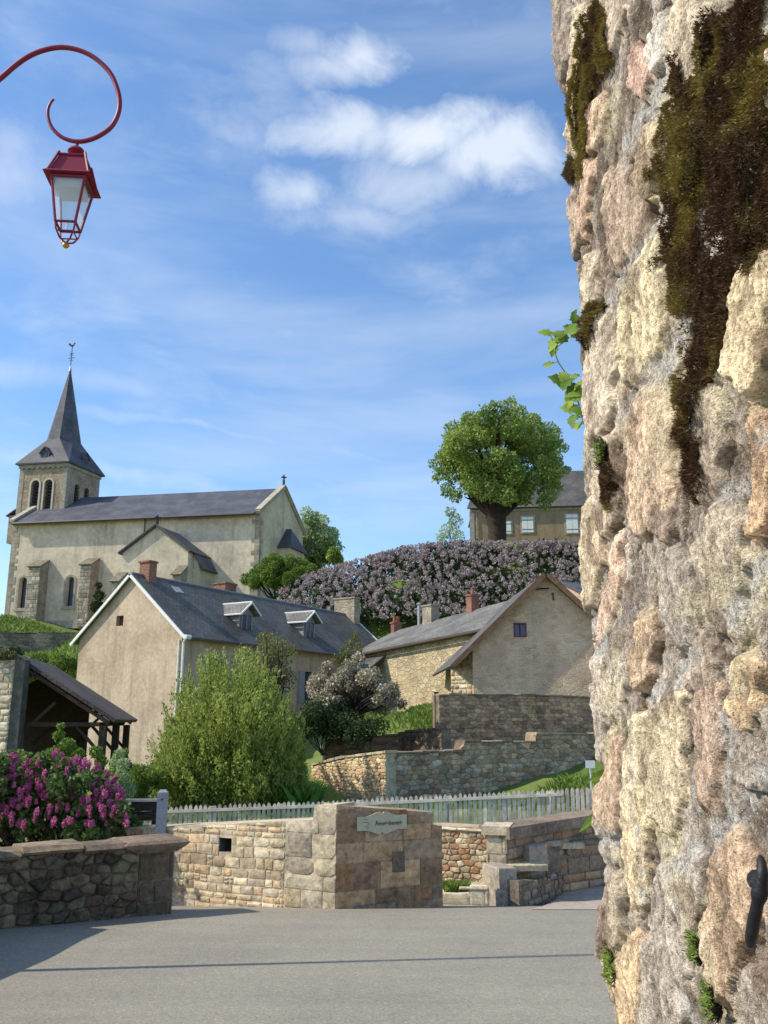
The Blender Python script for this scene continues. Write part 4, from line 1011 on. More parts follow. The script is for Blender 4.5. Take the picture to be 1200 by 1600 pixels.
# quoins at right corner
rq = random.Random(8); mb = MB(); mb2 = MB(); z_ = zbC
while z_ < zeC - .4:
    h_ = rq.uniform(.3, .42); w_ = rq.choice((.45, .75)); mb.box((LC - w_, -.035, z_ + .01), (LC + .035, w_ * .8, z_ + h_ - .01), FC, kcol('a09684', rq))
    w_ = rq.choice((.45, .75)); mb2.box((-.035, -.035, z_ + .01), (w_, .3, z_ + h_ - .01), FC, kcol('a09684', rq)); z_ += h_
mb.build('quoins', M['stone_far'], ch, col=True); mb2.build('quoins', M['stone_far'], ch, col=True)
# buttresses
def buttress(px0, px1, pyt, proj_=1.15, low_=None, fr=FC, y=0):
    x0_, x1_ = chx(px0), chx(px1); zt_ = chz(px0, pyt); mb = MB(); rb = random.Random(int(px0) + 5)
    q = [fr(x0_, y - .005, zbC), fr(x0_, y - proj_, zbC), fr(x0_, y - proj_, zt_ - .75), fr(x0_, y - .005, zt_ - .05)]
    o_ = []
    mb.prism(q, fr.a * (x1_ - x0_), hexc('948a7a')); ROUND_ = 0
    P0 = fr(x0_, y - proj_, 0); P1 = fr(x1_, y - proj_, 0); P0.z = P1.z = 0
    stones_face(mb, P0, P1, zbC, zt_ - .8, .36, .6, H('a39986', '8f8575', '9a8f7c', 'ada38f'), rb, prot=.03, joint=.01)
    bt = mb.build('buttress', M['stone_far'], ch, col=True)
    mb = MB(); slab(mb, fr(x0_ - .08, y - .01, zt_), fr(x1_ + .08, y - .01, zt_), fr(x1_ + .08, y - proj_ - .15, zt_ - .82), fr(x0_ - .08, y - proj_ - .15, zt_ - .82), .12); mb.build('weathering', M['weath'], bt)
ROUND = .1
buttress(53, 72, 877); buttress(134, 151, 874); 
# tower
def chy_tower(): return 2.4
TY0 = 2.4; _t = lambda px: float(min(np.arange(-4, 12, .02), key=lambda s: abs(proj(np.array([*FC(s, TY0, 21)]))[0] - px)))
TX0, TX1 = _t(23), _t(98); TY1 = TY0 + (TX1 - TX0)
TF = lambda x, y, z: FC(x, y, z)
yT = FC(TX1, TY0, 0).y; zTe = zY(722, yT); zTb = zY(806, yT)
mb = MB(); mb.box((TX0, TY0, zTb - 2.0), (TX1, TY1, zTe), FC)
tw = mb.build('tower', mat_rubble('belfry_rubble', [hexc('97836a'), hexc('a28f74'), hexc('8b7a66'), hexc('a09380')], hexc('a3947c'), 2.2, .03), ch)
tx = lambda px: min(np.arange(TX0, TX1, .02), key=lambda s: abs(proj(np.array([*FC(s, TY0, 20)]))[0] - px))
bw = [(48, 748, 796), (69, 748, 796)]; cc = []
for wx, yt, yb in bw:
    c_ = MB(); c_.prism(arch_pts(FC, tx(wx), zY(yb, yT), zY(yt, yT), .88, TY0 - .3), FC.b * .95); cc.append(c_)
yS = [(TY0 + 1.75, 0), (TY0 + 3.35, 0)]
for yy, _ in yS:
    c_ = MB(); c_.prism(arch_pts(FC, yy, zY(780, yT), zY(750, yT), .8, TX1 - .6, axis='y'), FC.a * 1.0); cc.append(c_)
cut(tw, cc)
lou = mat_plain('louvre', hexc('44424e'), .7, 0, .2, 4)
for wx, yt, yb in bw:
    x_ = tx(wx); z0_, z1_ = zY(yb, yT), zY(yt, yT); mb = MB()
    mb.prism(arch_pts(FC, x_, z0_, z1_, .87, TY0 + .58), FC.b * .03)
    k = 9
    for i in range(k):
        za = z0_ + (z1_ - z0_ - .25) * i / k + .05; hw_ = .43
        slab(mb, FC(x_ - hw_, TY0 + .5, za + .25), FC(x_ + hw_, TY0 + .5, za + .25), FC(x_ + hw_, TY0 + .2, za), FC(x_ - hw_, TY0 + .2, za), .03)
    lo = mb.build('louvre_window', lou, ch)
    ow = arch_pts(FC, x_, z0_ - .02, z1_ + .2, 1.26, TY0 - .06, 12); iw = arch_pts(FC, x_, z0_, z1_, .90, TY0 - .06, 12); mb = MB(); n_ = len(ow)
    V = ow + iw + [p + FC.b * .057 for p in ow] + [p + FC.b * .057 for p in iw]; F_ = []
    for i in range(n_):
        j = (i + 1) % n_; F_ += [(i, j, n_ + j, n_ + i), (i, 2 * n_ + i, 2 * n_ + j, j), (n_ + i, n_ + j, 3 * n_ + j, 3 * n_ + i)]
    mb.solid(V, F_); mb.build('surround', mat_plain('belfry_trim', hexc('bdb5a4'), .85, 0, .12, 3), lo)
    mb = MB(); mb.box((x_ - .62, TY0 - .18, z0_ - .2), (x_ + .62, TY0 - .003, z0_ - .03), FC); mb.build('sill', mat_plain('pale_sill', hexc('cfcabd'), .8), lo)
for yy, _ in yS:
    z0_, z1_ = zY(780, yT), zY(750, yT); mb = MB(); mb.prism(arch_pts(FC, yy, z0_, z1_, .79, TX1 - .3, axis='y'), FC.a * .03)
    for i in range(6):
        za = z0_ + (z1_ - z0_ - .2) * i / 6 + .04; slab(mb, FC(TX1 - .27, yy - .38, za + .2), FC(TX1 - .27, yy + .38, za + .2), FC(TX1 - .05, yy + .38, za), FC(TX1 - .05, yy - .38, za), .03)
    mb.build('louvre_window', lou, ch)
mb = MB()
for x_ in (TX0, TX1):
    for y_ in (TY0, TY1):
        mb.box((x_ - (.03 if x_ == TX0 else .5), y_ - (.03 if y_ == TY0 else .5), zTb - 1), (x_ + (.5 if x_ == TX0 else .03), y_ + (.5 if y_ == TY0 else .03), zTe - .3), FC)
mb.box((TX0 - .12, TY0 - .12, zTe - .45), (TX1 + .12, TY1 + .12, zTe - .003), FC)
for i in range(9):
    x_ = TX0 + .2 + i * (TX1 - TX0 - .6) / 8; mb.box((x_, TY0 - .2, zTe - .6), (x_ + .2, TY0 - .06, zTe - .447), FC)
mb.build('tower_trim', M['trim_stone'], ch)
# spire: pyramidal skirt and octagonal needle
cxT, cyT = (TX0 + TX1) / 2, (TY0 + TY1) / 2; hwT = (TX1 - TX0) / 2 + .38; yTc = FC(cxT, cyT, 0).y
zS0 = zTe + .02; zS1 = zY(694, yTc) + .1; zTip = zY(574, yTc)
mb = MB(); k = 8; hw1 = 1.58
sq = []
for i in range(8):
    a = math.pi / 8 + i * math.pi / 4; ca, sa_ = math.cos(a), math.sin(a); m_ = max(abs(ca), abs(sa_)); sq.append((ca / m_ * hwT, sa_ / m_ * hwT))
corner = [(hwT, hwT), (-hwT, hwT), (-hwT, -hwT), (hwT, -hwT)]
oct_ = [(math.cos(math.pi / 8 + i * math.pi / 4) * hw1 * 1.08, math.sin(math.pi / 8 + i * math.pi / 4) * hw1 * 1.08) for i in range(8)]
B8 = [FC(cxT + x, cyT + y, zS0) for x, y in sq]; BC = [FC(cxT + x, cyT + y, zS0) for x, y in corner]; O8 = [FC(cxT + x, cyT + y, zS1) for x, y in oct_]
tip = FC(cxT, cyT, zTip)
V = B8 + BC + O8 + [tip]; F_ = []
for i in range(8):
    j = (i + 1) % 8
    if i % 2 == 0: F_.append((i, 8 + i // 2, j, 12 + j, 12 + i)) if False else (F_.append((i, 8 + i // 2, 12 + i)), F_.append((8 + i // 2, 12 + j, 12 + i)), F_.append((8 + i // 2, j, 12 + j)))
    else: F_.append((i, j, 12 + j, 12 + i))
    F_.append((12 + i, 12 + j, 20))
mb.solid(V, F_)
mb.box((cxT - hwT + .02, cyT - hwT + .02, zS0 - .12), (cxT + hwT - .02, cyT + hwT - .02, zS0 - .003), FC)
mb.build('spire', M['slate'], ch)
# lucarnes
for ang_, nm in ((0, 's'), (1, 'e'), (2, 'n'), (3, 'w')):
    rot = Matrix.Rotation(ang_ * math.pi / 2, 3, 'Z')
    def lf2(x, y, z): v = rot @ Vector((x, y, 0)); return FC(cxT + v.x, cyT + v.y, z)
    zl = zS0 + .22; mb = MB(); yf = -(hwT - .30)
    q = [lf2(-.5, yf, zl), lf2(.5, yf, zl), lf2(.5, yf, zl + 1.0), lf2(0, yf, zl + 1.5), lf2(-.5, yf, zl + 1.0)]
    back = lf2(0, yf + 1.3, 0) - lf2(0, yf, 0); mb.prism(q, back); lu = mb.build('lucarne', M['slate'], ch)
    mb = MB(); q = [lf2(-.28, yf - .03, zl + .12), lf2(.28, yf - .03, zl + .12), lf2(.28, yf - .03, zl + .9), lf2(-.28, yf - .03, zl + .9)]; mb.prism(q, back.normalized() * .027); mb.build('shutter', lou, lu)
    mb = MB(); 
    for sd in (-1, 1):
        slab(mb, lf2(0, yf - .15, zl + 1.52), lf2(0, yf + 1.3, zl + 1.52), lf2(sd * .58, yf + 1.3, zl + .76), lf2(sd * .58, yf - .15, zl + .76), .06)
    mb.build('lucarne_roof', M['slate'], lu)
# weathervane
mb = MB(); zv = zTip; bt_ = FC(cxT, cyT, zv - .5)
mb.lathe(bt_, [(.16, 0), (.12, .3), (.08, .5), (.04, .7)], 10); vz = mb.build('spire_cap', M['zinc'], ch)
mb = MB(); mb.tube([bt_, bt_ + Vector((0, 0, 3.0))], .045, 6)
for k_, hw_ in ((1.6, .35), (2.1, .22)):
    mb.tube([bt_ + FC.a * -hw_ + Vector((0, 0, k_)), bt_ + FC.a * hw_ + Vector((0, 0, k_))], .035, 6)
for k_ in (1.25, 1.85): 
    mb.tube([bt_ + FC.a * -.2 + Vector((0, 0, k_)), bt_ + Vector((0, 0, k_ + .2)), bt_ + FC.a * .2 + Vector((0, 0, k_))], .025, 6)
ck = [(-.45, .55), (-.5, .3), (-.3, .15), (-.1, .02), (.12, .05), (.25, .2), (.3, .4), (.42, .42), (.3, .55), (.2, .5), (.12, .3), (-.1, .25), (-.25, .45)]
mb.prism([bt_ + FC.a * x * .9 + FC.b * -.02 + Vector((0, 0, 2.9 + z * .9)) for x, z in ck], FC.b * .04)
mb.build('weathervane', M['iron'], ch)
# stair turret roof left of the tower
mb = MB(); xa = TX0 - 1.25; mb.box((xa, TY0 + .6, zTb - 2.5), (TX0 - .004, TY0 + 3, zTb + .45), FC); tu = mb.build('stair_turret', M['church_stone'], ch)
mb = MB(); slab(mb, FC(TX0 - .01, TY0 + .4, zTb + 1.25), FC(TX0 - .01, TY0 + 3.2, zTb + 1.25), FC(xa - .2, TY0 + 3.2, zTb + .3), FC(xa - .2, TY0 + .4, zTb + .3), .1); mb.build('turret_roof', M['slate'], tu)
# side chapel in front
xc = chx(240); Yf = -3.6
def cx_at(px, yy): return min(np.arange(0, LC + 6, .02), key=lambda s: abs(proj(np.array([*FC(s, yy, 14)]))[0] - px))
xa, xb, xm = cx_at(189, Yf), cx_at(282, Yf), cx_at(240, Yf); yw = FC(xm, Yf, 0).y
zra = zY(823, yw); zea = zY(862, yw); 
wc = 2 * (xm - xa)
FCH = Frame(FC(xm + wc / 2, Yf, 0).x, FC(xm + wc / 2, Yf, 0).y, ach + R(81.5), R(8.5))    # ridge runs back into the nave
mb = MB(); gable_body(mb, FCH, -Yf - .01, wc, zbC, zea, zra); chp = mb.build('side_chapel', M['church_plaster'], ch)
mb = MB(); roof(mb, FCH, -Yf - .3, wc, zea, zra, eave=.25, verge=.25, th=.12); mb.build('chapel_roof', M['slate'], chp)
mb = MB()
for sd in (-1, 1):
    slab(mb, FCH(-.3, wc / 2, zra + .14), FCH(.0, wc / 2, zra + .14), FCH(.0, wc / 2 + sd * (wc / 2 + .3), zea + .14 - (zra - zea) * .3 / (wc / 2)), FCH(-.3, wc / 2 + sd * (wc / 2 + .3), zea + .14 - (zra - zea) * .3 / (wc / 2)), .10)
mb.build('chapel_coping', mat_plain('weathered_coping', hexc('5f5a54'), .85, 0, .25, 3), chp)
mb = MB(); cross(mb, FCH(0, wc / 2, zra + .2), .9, FC); mb.build('chapel_cross', M['iron'], chp)
# lean-to right of the chapel
xr = cx_at(311, -2.6); xs_ = xm + wc / 2
zlt = zea + .15; zlb = zY(886, yw)
mb = MB(); q = [FC(xs_ + .004, -2.6, zbC), FC(xr, -2.6, zbC), FC(xr, -2.6, zlb), FC(xs_ + .004, -2.6, zlt - .25)]; mb.prism(q, FC.b * 2.59); lt_ = mb.build('lean_to', M['church_plaster'], ch)
mb = MB(); slab(mb, FC(xs_ + .02, -2.85, zlt - .2), FC(xs_ + .02, -.02, zlt - .2), FC(xr + .3, -.02, zlb - .2), FC(xr + .3, -2.85, zlb - .2), .12); mb.build('lean_to_roof', M['slate'], lt_)
# diagonal buttresses of the chapel
for (px0, px1, pyt) in ((176, 188, 893), (271, 284, 885)):
    x0_ = cx_at(px0, Yf - .9); x1_ = x0_ + .8; zt_ = zY(pyt, yw - .5); mb = MB()
    mb.prism([FC(x0_, Yf - .004, zbC), FC(x0_, Yf - 1.1, zbC), FC(x0_, Yf - 1.1, zt_ - .9), FC(x0_, Yf - .004, zt_ - .05)], FC.a * (x1_ - x0_), hexc('978d7d')); bt = mb.build('buttress', M['stone_far'], ch, col=True)
    mb = MB(); slab(mb, FC(x0_ - .08, Yf - .01, zt_), FC(x1_ + .08, Yf - .01, zt_), FC(x1_ + .08, Yf - 1.25, zt_ - 1.0), FC(x0_ - .08, Yf - 1.25, zt_ - 1.0), .12); mb.build('weathering', M['weath'], bt)
# apse roof behind the right gable (dark, low)
mb = MB(); FA = Frame(FC(LC, 2.2, 0).x, FC(LC, 2.2, 0).y, ach, R(-8.5))
yG_ = FC(LC, 6, 0).y; zpk = zY(827, yG_); zpe = zY(862, yG_)
mb.box((.01, 1.9, zbC), (1.2, 5.4, zpe), FA); ap = mb.build('sacristy', M['church_plaster'], ch)
mb = MB(); V = [FA(.01, 1.6, zpe), FA(1.5, 1.6, zpe), FA(1.5, 5.7, zpe), FA(.01, 5.7, zpe), FA(.01, 3.7, zpk), FA(.5, 3.7, zpk)]
mb.solid(V, [(0, 1, 5, 4), (1, 2, 5), (2, 3, 4, 5), (0, 3, 2, 1), (0, 4, 3)]); mb.build('sacristy_roof', M['slate'], ap)

# ---------------- big plastered house
bh = R(60); FH = Frame(P(279, 1100, 38).x, 38, bh); LH, WH = 18.5, 6.4
# shift corner a touch so the drawn corner stays at the wall
zbH = -1.4; zeH = zY(988, 38); zrH = zY(900, 39.6)
hs_ = thing('house', tuple(FH(0, 0, zbH)), 'tall beige plastered house with dark slate roof, dormers and white verge boards', 'house')
mb = MB(); gable_body(mb, FH, LH, WH, zbH, zeH, zrH); hb_ = mb.build('wall', M['house_plaster'], hs_)
def hy(px): return min(np.arange(0, WH, .01), key=lambda s: abs(proj(np.array([*FH(0, s, 6)]))[0] - px))
y_ = hy(187); Yv = FH(0, y_, 0).y; zv0, zv1 = zY(978, Yv), zY(962, Yv)
c1 = MB(); c1.box((-.2, y_ - .22, zv0), (.3, y_ + .22, zv1), FH)
# openings in the long side
def hx(px): return min(np.arange(0, LH, .01), key=lambda s: abs(proj(np.array([*FH(s, 0, 4)]))[0] - px))
ops = []
for px_, py0, py1, ww in ((338, 1075, 1030, 1.0), (392, 1075, 1032, 1.0), (484, 1098, 1050, 1.0)):
    x_ = hx(px_); Yo = FH(x_, 0, 0).y; ops.append((x_, zY(py0, Yo), zY(py1, Yo), ww))
cs_ = [c1]
for x_, z0_, z1_, ww in ops:
    c_ = MB(); c_.box((x_ - ww / 2, -.2, z0_), (x_ + ww / 2, .25, z1_), FH); cs_.append(c_)
cut(hb_, cs_)
mb = MB(); mb.box((.2, y_ - .21, zv0 + .01), (.25, y_ + .21, zv1 - .01), FH); mb.box((.1, y_ - .02, zv0 + .01), (.198, y_ + .02, zv1 - .01), FH); mb.build('vent_window', mat_plain('vent', hexc('4a2c26'), .8), hs_)
for x_, z0_, z1_, ww in ops:
    mb = MB(); mb.box((x_ - ww / 2 + .01, .14, z0_ + .01), (x_ + ww / 2 - .01, .18, z1_ - .01), FH); wn_ = mb.build('window', M['pane'], hs_)
    mb = MB()
    for dx in (-1, 1): mb.box((x_ + dx * (ww / 2 + .26) - .25, -.06, z0_ - .02), (x_ + dx * (ww / 2 + .26) + .25, -.003, z1_ + .02), FH)
    mb.build('shutters', mat_plain('pale_shutter', hexc('8b8d92'), .7), wn_)
mb = MB(); roof(mb, FH, LH, WH, zeH, zrH, eave=.28, verge=.16, th=.1); mb.build('roof', M['slate_old'], hs_)
mb = MB()
for sd in (-1, 1):
    k = 1.1
    e = FH(-.17, WH / 2 + sd * WH / 2 * k, zrH - (zrH - zeH) * k); r_ = FH(-.17, WH / 2, zrH)
    slab(mb, r_ + Vector((0, 0, -.06)), r_ - FH.a * .06 + Vector((0, 0, -.06)), e - FH.a * .06 + Vector((0, 0, -.06)), e + Vector((0, 0, -.06)), .13)
    e2 = FH(LH + .17, WH / 2 + sd * WH / 2 * k, zrH - (zrH - zeH) * k); r2_ = FH(LH + .17, WH / 2, zrH)
    mb.build('verge_board', M['white'], hs_); mb = MB()
    slab(mb, r2_ + Vector((0, 0, .06)), r2_ + FH.a * .1 + Vector((0, 0, .06)), e2 + FH.a * .1 + Vector((0, 0, .06)), e2 + Vector((0, 0, .06)), .1)
    mb.build('verge_board', M['white'], hs_); mb = MB()
mb = MB(); ke = 1.09
ge = lambda x: FH(x, WH / 2 - WH / 2 * ke - .08, zrH - (zrH - zeH) * ke + .02)
mb.tube([ge(-.2), ge(LH + .1)], .07, 8); mb.build('gutter', mat_plain('old_gutter', hexc('5c5a57'), .5), hs_)
mb = MB(); mb.tube([ge(-.12), FH(.0, -.10, zeH - .45), FH(.0, -.10, zbH)], .055, 8); mb.tube([FH(-.05, .12, zeH - .3), FH(-.05, .12, zbH)], .035, 8); mb.tube([ge(-.22), ge(.1)], .1, 8); mb.build('downpipe', M['white'], hs_)
mb = MB(); mb.tube([FH(-.1, WH / 2, zrH + .12), FH(LH + .1, WH / 2, zrH + .12)], .07, 6); mb.build('ridge_tiles', mat_plain('ridge', hexc('77777a'), .6), hs_)
def chimney(root, fr, x, y, w_, d_, z0, z1, mat, pots=0, cap=True, nm='chimney'):
    mb = MB(); mb.box((x - w_ / 2, y - d_ / 2, z0), (x + w_ / 2, y + d_ / 2, z1), fr)
    if cap: mb.box((x - w_ / 2 - .05, y - d_ / 2 - .05, z1 + .002), (x + w_ / 2 + .05, y + d_ / 2 + .05, z1 + .09), fr)
    c = mb.build(nm, mat, root)
    for i in range(pots):
        mb = MB(); b_ = fr(x, y + (i - (pots - 1) / 2) * .28, z1 + .08); mb.lathe(b_, [(.11, 0), (.1, .1), (.085, .32), (.1, .35), (.1, .38)], 10); mb.build('chimney_pot', mat_plain('terracotta', hexc('9c5a44'), .8), c)
    return c
def ridx(px): return min(np.arange(-.5, LH, .02), key=lambda s: abs(proj(np.array([*FH(s, WH / 2, zrH)]))[0] - px))
chimney(hs_, FH, ridx(226) + .1, WH / 2 - .1, .48, .62, zrH - .8, zY(880, FH(ridx(226), WH / 2, 0).y), M['brick'])
x_ = ridx(366); chimney(hs_, FH, x_ + .3, WH / 2 + .9, .9, .8, zrH - 1.5, zY(911, FH(x_, WH / 2, 0).y), M['brick'])
x_ = min(ridx(538), LH - .2); chimney(hs_, FH, x_ + .3, WH / 2, .65, 1.5, zrH - 2.2, zY(936, FH(x_, WH / 2, 0).y), M['church_stone'])
# dormers
for px_, pyr, pye, pyb in ((384, 941, 958, 985), (483, 955, 970, 997)):
    # find x along the roof at mid-slope
    ym = WH * .10; zm = zeH + (zrH - zeH) * (ym / (WH / 2))
    x_ = min(np.arange(0, LH, .02), key=lambda s: abs(proj(np.array([*FH(s, ym, zm + .5)]))[0] - px_)); Yd = FH(x_, ym, 0).y
    z0_ = zY(pyb + 6, Yd); z1_ = zY(pye + 1, Yd); zr_ = zY(pyr, Yd) - .12; hw_ = .52; yb_ = WH / 2 - .15
    mb = MB(); mb.prism([FH(x_ - hw_, ym, z0_), FH(x_ + hw_, ym, z0_), FH(x_ + hw_, ym, z1_), FH(x_, ym, zr_), FH(x_ - hw_, ym, z1_)], FH.b * (yb_ - ym)); dm = mb.build('dormer', mat_plain('dormer_wall', hexc('8b8a86'), .8, 0, .15, 3), hs_)
    mb = MB()
    for sd in (-1, 1): slab(mb, FH(x_, ym - .32, zr_ + .02), FH(x_, yb_, zr_ + .02), FH(x_ + sd * (hw_ + .16), yb_, z1_ - .08), FH(x_ + sd * (hw_ + .16), ym - .32, z1_ - .08), .07)
    mb.build('dormer_roof', M['slate_grey'], dm)
    mb = MB()
    for sd in (-1, 1): slab(mb, FH(x_, ym - .38, zr_ + .03), FH(x_, ym - .325, zr_ + .03), FH(x_ + sd * (hw_ + .2), ym - .325, z1_ - .09), FH(x_ + sd * (hw_ + .2), ym - .38, z1_ - .09), .07)
    mb.tube([FH(x_ - hw_ - .24, ym - .36, z1_ - .1), FH(x_ - hw_ - .24, yb_ - .6, z1_ - .1)], .05, 6); mb.tube([FH(x_, ym - .36, zr_ + .11), FH(x_, yb_, zr_ + .11)], .045, 6)
    mb.build('dormer_trim', M['white'], dm)
    mb = MB(); mb.box((x_ - .38, ym - .04, z0_ + .25), (x_ + .38, ym - .004, z1_ - .06), FH); dw = mb.build('window', M['pane'], dm)
    mb = MB(); 
    for xx in (-.40, -.025, .35): mb.box((x_ + xx, ym - .07, z0_ + .22), (x_ + xx + .05, ym - .042, z1_ - .05), FH)
    mb.build('window_frame', mat_plain('grey_frame', hexc('8f9090'), .6), dw)
# roof light
x_ = ridx(262); mb = MB(); yv = WH / 2 * .86; slab(mb, FH(x_ - .2, yv, zeH + (zrH - zeH) * .86 + .12), FH(x_ + .3, yv, zeH + (zrH - zeH) * .86 + .12), FH(x_ + .3, yv - .35, zeH + (zrH - zeH) * .75 + .12), FH(x_ - .2, yv - .35, zeH + (zrH - zeH) * .75 + .12), .04); mb.build('roof_light', M['zinc'], hs_)

# ---------------- long stone house (skewed plan)
pr_ = P(790, 970, 41); pl_ = P(556, 1017, 50)
dA = Vector((pr_.x - pl_.x, 41 - 50, 0)); LLg = dA.length; FLg = Frame(pl_.x, 50, math.atan2(dA.y, dA.x)); zeL0 = zY(1020, 50); zeL1 = zY(971, 41)
lh = thing('stone_house', tuple(FLg(0, 0, 1)), 'long low house of sunlit cream rubble under a grey slate roof', 'house')
ridge0 = P(578, 987, 52.5); ridge1 = P(816, 929, 44.5)
WL_ = 6.0
mb = MB(); e0, e1 = FLg(0, 0, zeL0 - .1), FLg(LLg, 0, zeL1 - .1); b0, b1 = FLg(0, 0, .8), FLg(LLg, 0, .8); bk0, bk1 = FLg(0, WL_, .8), FLg(LLg, WL_, .8); r0, r1 = ridge0 + Vector((0, 0, -.12)), ridge1 + Vector((0, 0, -.12)); f0, f1 = FLg(0, WL_, zeL0 - .1), FLg(LLg, WL_, zeL1 - .1)
r0 = FLg(0, 3, ridge0.z - .12); r1 = FLg(LLg, 3, ridge1.z - .12)
mb.solid([b0, bk0, f0, r0, e0, b1, bk1, f1, r1, e1], [(0, 1, 2, 3, 4), (9, 8, 7, 6, 5)] + [(i, 5 + i, 5 + (i + 1) % 5, (i + 1) % 5) for i in range(5)])
mb.build('wall', M['long_wall'], lh)
mb = MB(); u = FLg.a
ex = (e0 - r0) * .09; ex1 = (e1 - r1) * .09
slab(mb, r0 - u * .2, r1 + u * .1, e1 + ex1 + u * .1, e0 + ex - u * .2, .1); slab(mb, r0 - u * .2, r1 + u * .1, f1 + (f1 - r1) * .09 + u * .1, f0 + (f0 - r0) * .09 - u * .2, .1)
mb.build('roof', M['slate_grey'], lh)
mb = MB(); mb.tube([e0 + ex * 1.3 + Vector((0, 0, .03)) - u * .2, e1 + ex1 * 1.3 + Vector((0, 0, .03))], .06, 6); mb.build('gutter', mat_plain('brown_gutter', hexc('50443c'), .6), lh)
def lgx(px): return min(np.arange(0, LLg, .02), key=lambda s: abs(proj(np.array([*(r0.lerp(r1, s / LLg))]))[0] - px))
for px_, pyt, w_, mt_, pots in ((597, 975, .3, M['brick'], 2), (673, 948, .75, M['church_stone'], 0), (739, 932, .38, M['brick'], 1)):
    x_ = lgx(px_); yy = FLg(x_, 3, 0).y; rz = r0.lerp(r1, x_ / LLg).z; chimney(lh, FLg, x_, 3.0, w_, .6, rz - .5, zY(pyt, yy), mt_, pots)
mb = MB(); x_ = lgx(655); yy = FLg(x_, 3, 0).y; bp = r0.lerp(r1, x_ / LLg); mb.tube([bp + Vector((0, 0, -.2)), Vector((bp.x, bp.y, zY(945, yy)))], .09, 8); mb.lathe((bp.x, bp.y, zY(945, yy)), [(.14, 0), (.16, .05), (.05, .12)], 8); mb.build('flue', M['zinc'], lh)
# lean-to porch shadow shape on wall (small slate canopy)
mb = MB(); x_ = 1.2; slab(mb, FLg(x_, -.01, zeL0 - .35), FLg(x_ + 1.5, -.01, zeL0 - .35), FLg(x_ + 1.5, -1.1, zeL0 - 1.1), FLg(x_, -1.1, zeL0 - 1.1), .08); mb.build('porch_roof', M['slate_old'], lh)

# ---------------- gable house on the right
YG2 = 36; g0 = P(740, 1085, YG2); FGb = Frame(g0.x, YG2, R(-2)); WGb = 6.1; zbG = 1.6
zrG = zY(905, YG2 + .7); zeG = zY(1012, YG2)
gh = thing('gable_house', tuple(FGb(0, 0, zbG)), 'shaded pinkish stone gable house with a tiny purple window on the terrace', 'house')
mb = MB(); LG2 = 8
ax_, ay_ = FGb.a, Vector((-.045, 1, 0)).normalized()
def fg(x, y, z): return g0 * 0 + Vector((g0.x, YG2, 0)) + ax_ * x + ay_ * y + Vector((0, 0, z))
A = [fg(0, 0, zbG), fg(WGb, 0, zbG), fg(WGb, 0, zeG), fg(WGb / 2, 0, zrG), fg(0, 0, zeG)]
mb.prism(A, ay_ * LG2); gw = mb.build('wall', M['gable_wall'], gh)
gx_ = min(np.arange(0, WGb, .01), key=lambda s: abs(proj(np.array([*fg(s, 0, 5)]))[0] - 813)); z0_, z1_ = zY(995, YG2 + .4), zY(977, YG2 + .4)
c_ = MB(); c_.box((gx_ - .21, -.2, z0_), (gx_ + .21, .2, z1_), fg); cut(gw, [c_])
mb = MB(); mb.box((gx_ - .2, .08, z0_ + .01), (gx_ + .2, .1, z1_ - .01), fg); wn_ = mb.build('window', mat_plain('blue_pane', hexc('5d6480'), .2), gh)
mb = MB(); fw = .045
for bx_ in ((gx_ - .26, gx_ - .21, z0_ - .05, z1_ + .05), (gx_ + .21, gx_ + .26, z0_ - .05, z1_ + .05), (gx_ - .209, gx_ + .209, z0_ - .05, z0_), (gx_ - .209, gx_ + .209, z1_, z1_ + .05), (gx_ - .02, gx_ + .02, z0_, z1_)):
    mb.box((bx_[0], -.03, bx_[2]), (bx_[1], .078 if bx_[0] == gx_ - .02 else -.003, bx_[3]), fg)
mb.build('window_frame', mat_plain('purple_frame', hexc('5a3148'), .5), wn_)
mb = MB(); kL = 1.26; kR = 1.1
rr0, rr1 = fg(WGb / 2, -.35, zrG), fg(WGb / 2, LG2 + .2, zrG)
lE = lambda y: fg(WGb / 2 - WGb / 2 * kL, y, zrG - (zrG - zeG) * kL); rE = lambda y: fg(WGb / 2 + WGb / 2 * kR, y, zrG - (zrG - zeG) * kR)
slab(mb, rr0, rr1, lE(LG2 + .2), lE(-.35), .09); slab(mb, rr0, rr1, rE(LG2 + .2), rE(-.35), .09); mb.build('roof', M['slate_old'], gh)
mb = MB(); dn = Vector((0, 0, -.09))
for E_ in (lE, rE):
    slab(mb, rr0 + dn, rr0 - ay_ * .05 + dn, E_(-.40) + dn, E_(-.35) + dn, .21)
    mb.build('verge_board', M['verge'], gh); mb = MB()
mb = MB()
for k_ in (0.25, 1.0):  # purlin ends below the overhang
    pass
mb.tube([fg(WGb / 2 + .1, -.3, zrG - .55), fg(WGb / 2 - .35, -.06, zrG - .55)], .03, 6); mb.tube([fg(WGb / 2 + .25, -.1, zrG - .75), fg(WGb / 2 + .25, -.3, zrG - .75), fg(WGb / 2 + .25, -.3, zrG - 1.05)], .035, 6); mb.build('bracket', M['iron'], gh)
# stone side pier under the catslide
ROUND = .7; mb = MB(); sp0 = fg(-.75, 1.2, 0); sp1 = fg(-.003, .3, 0); rgp = random.Random(3)
for p_ in (sp0, sp1): p_.z = 0
wall_core(mb, sp0, sp1, zbG, [(0, zeG - .75), ((sp1 - sp0).length, zeG - .1)], .5, hexc('b5a78e'))
stones_face(mb, sp0, sp1, zbG, lambda s: zeG - .8 + .5 * s, .22, .3, PAL_WARM, rgp, prot=.06, joint=.015, jit=.02); mb.build('corner_pier', M['stone_far'], gh, col=True)
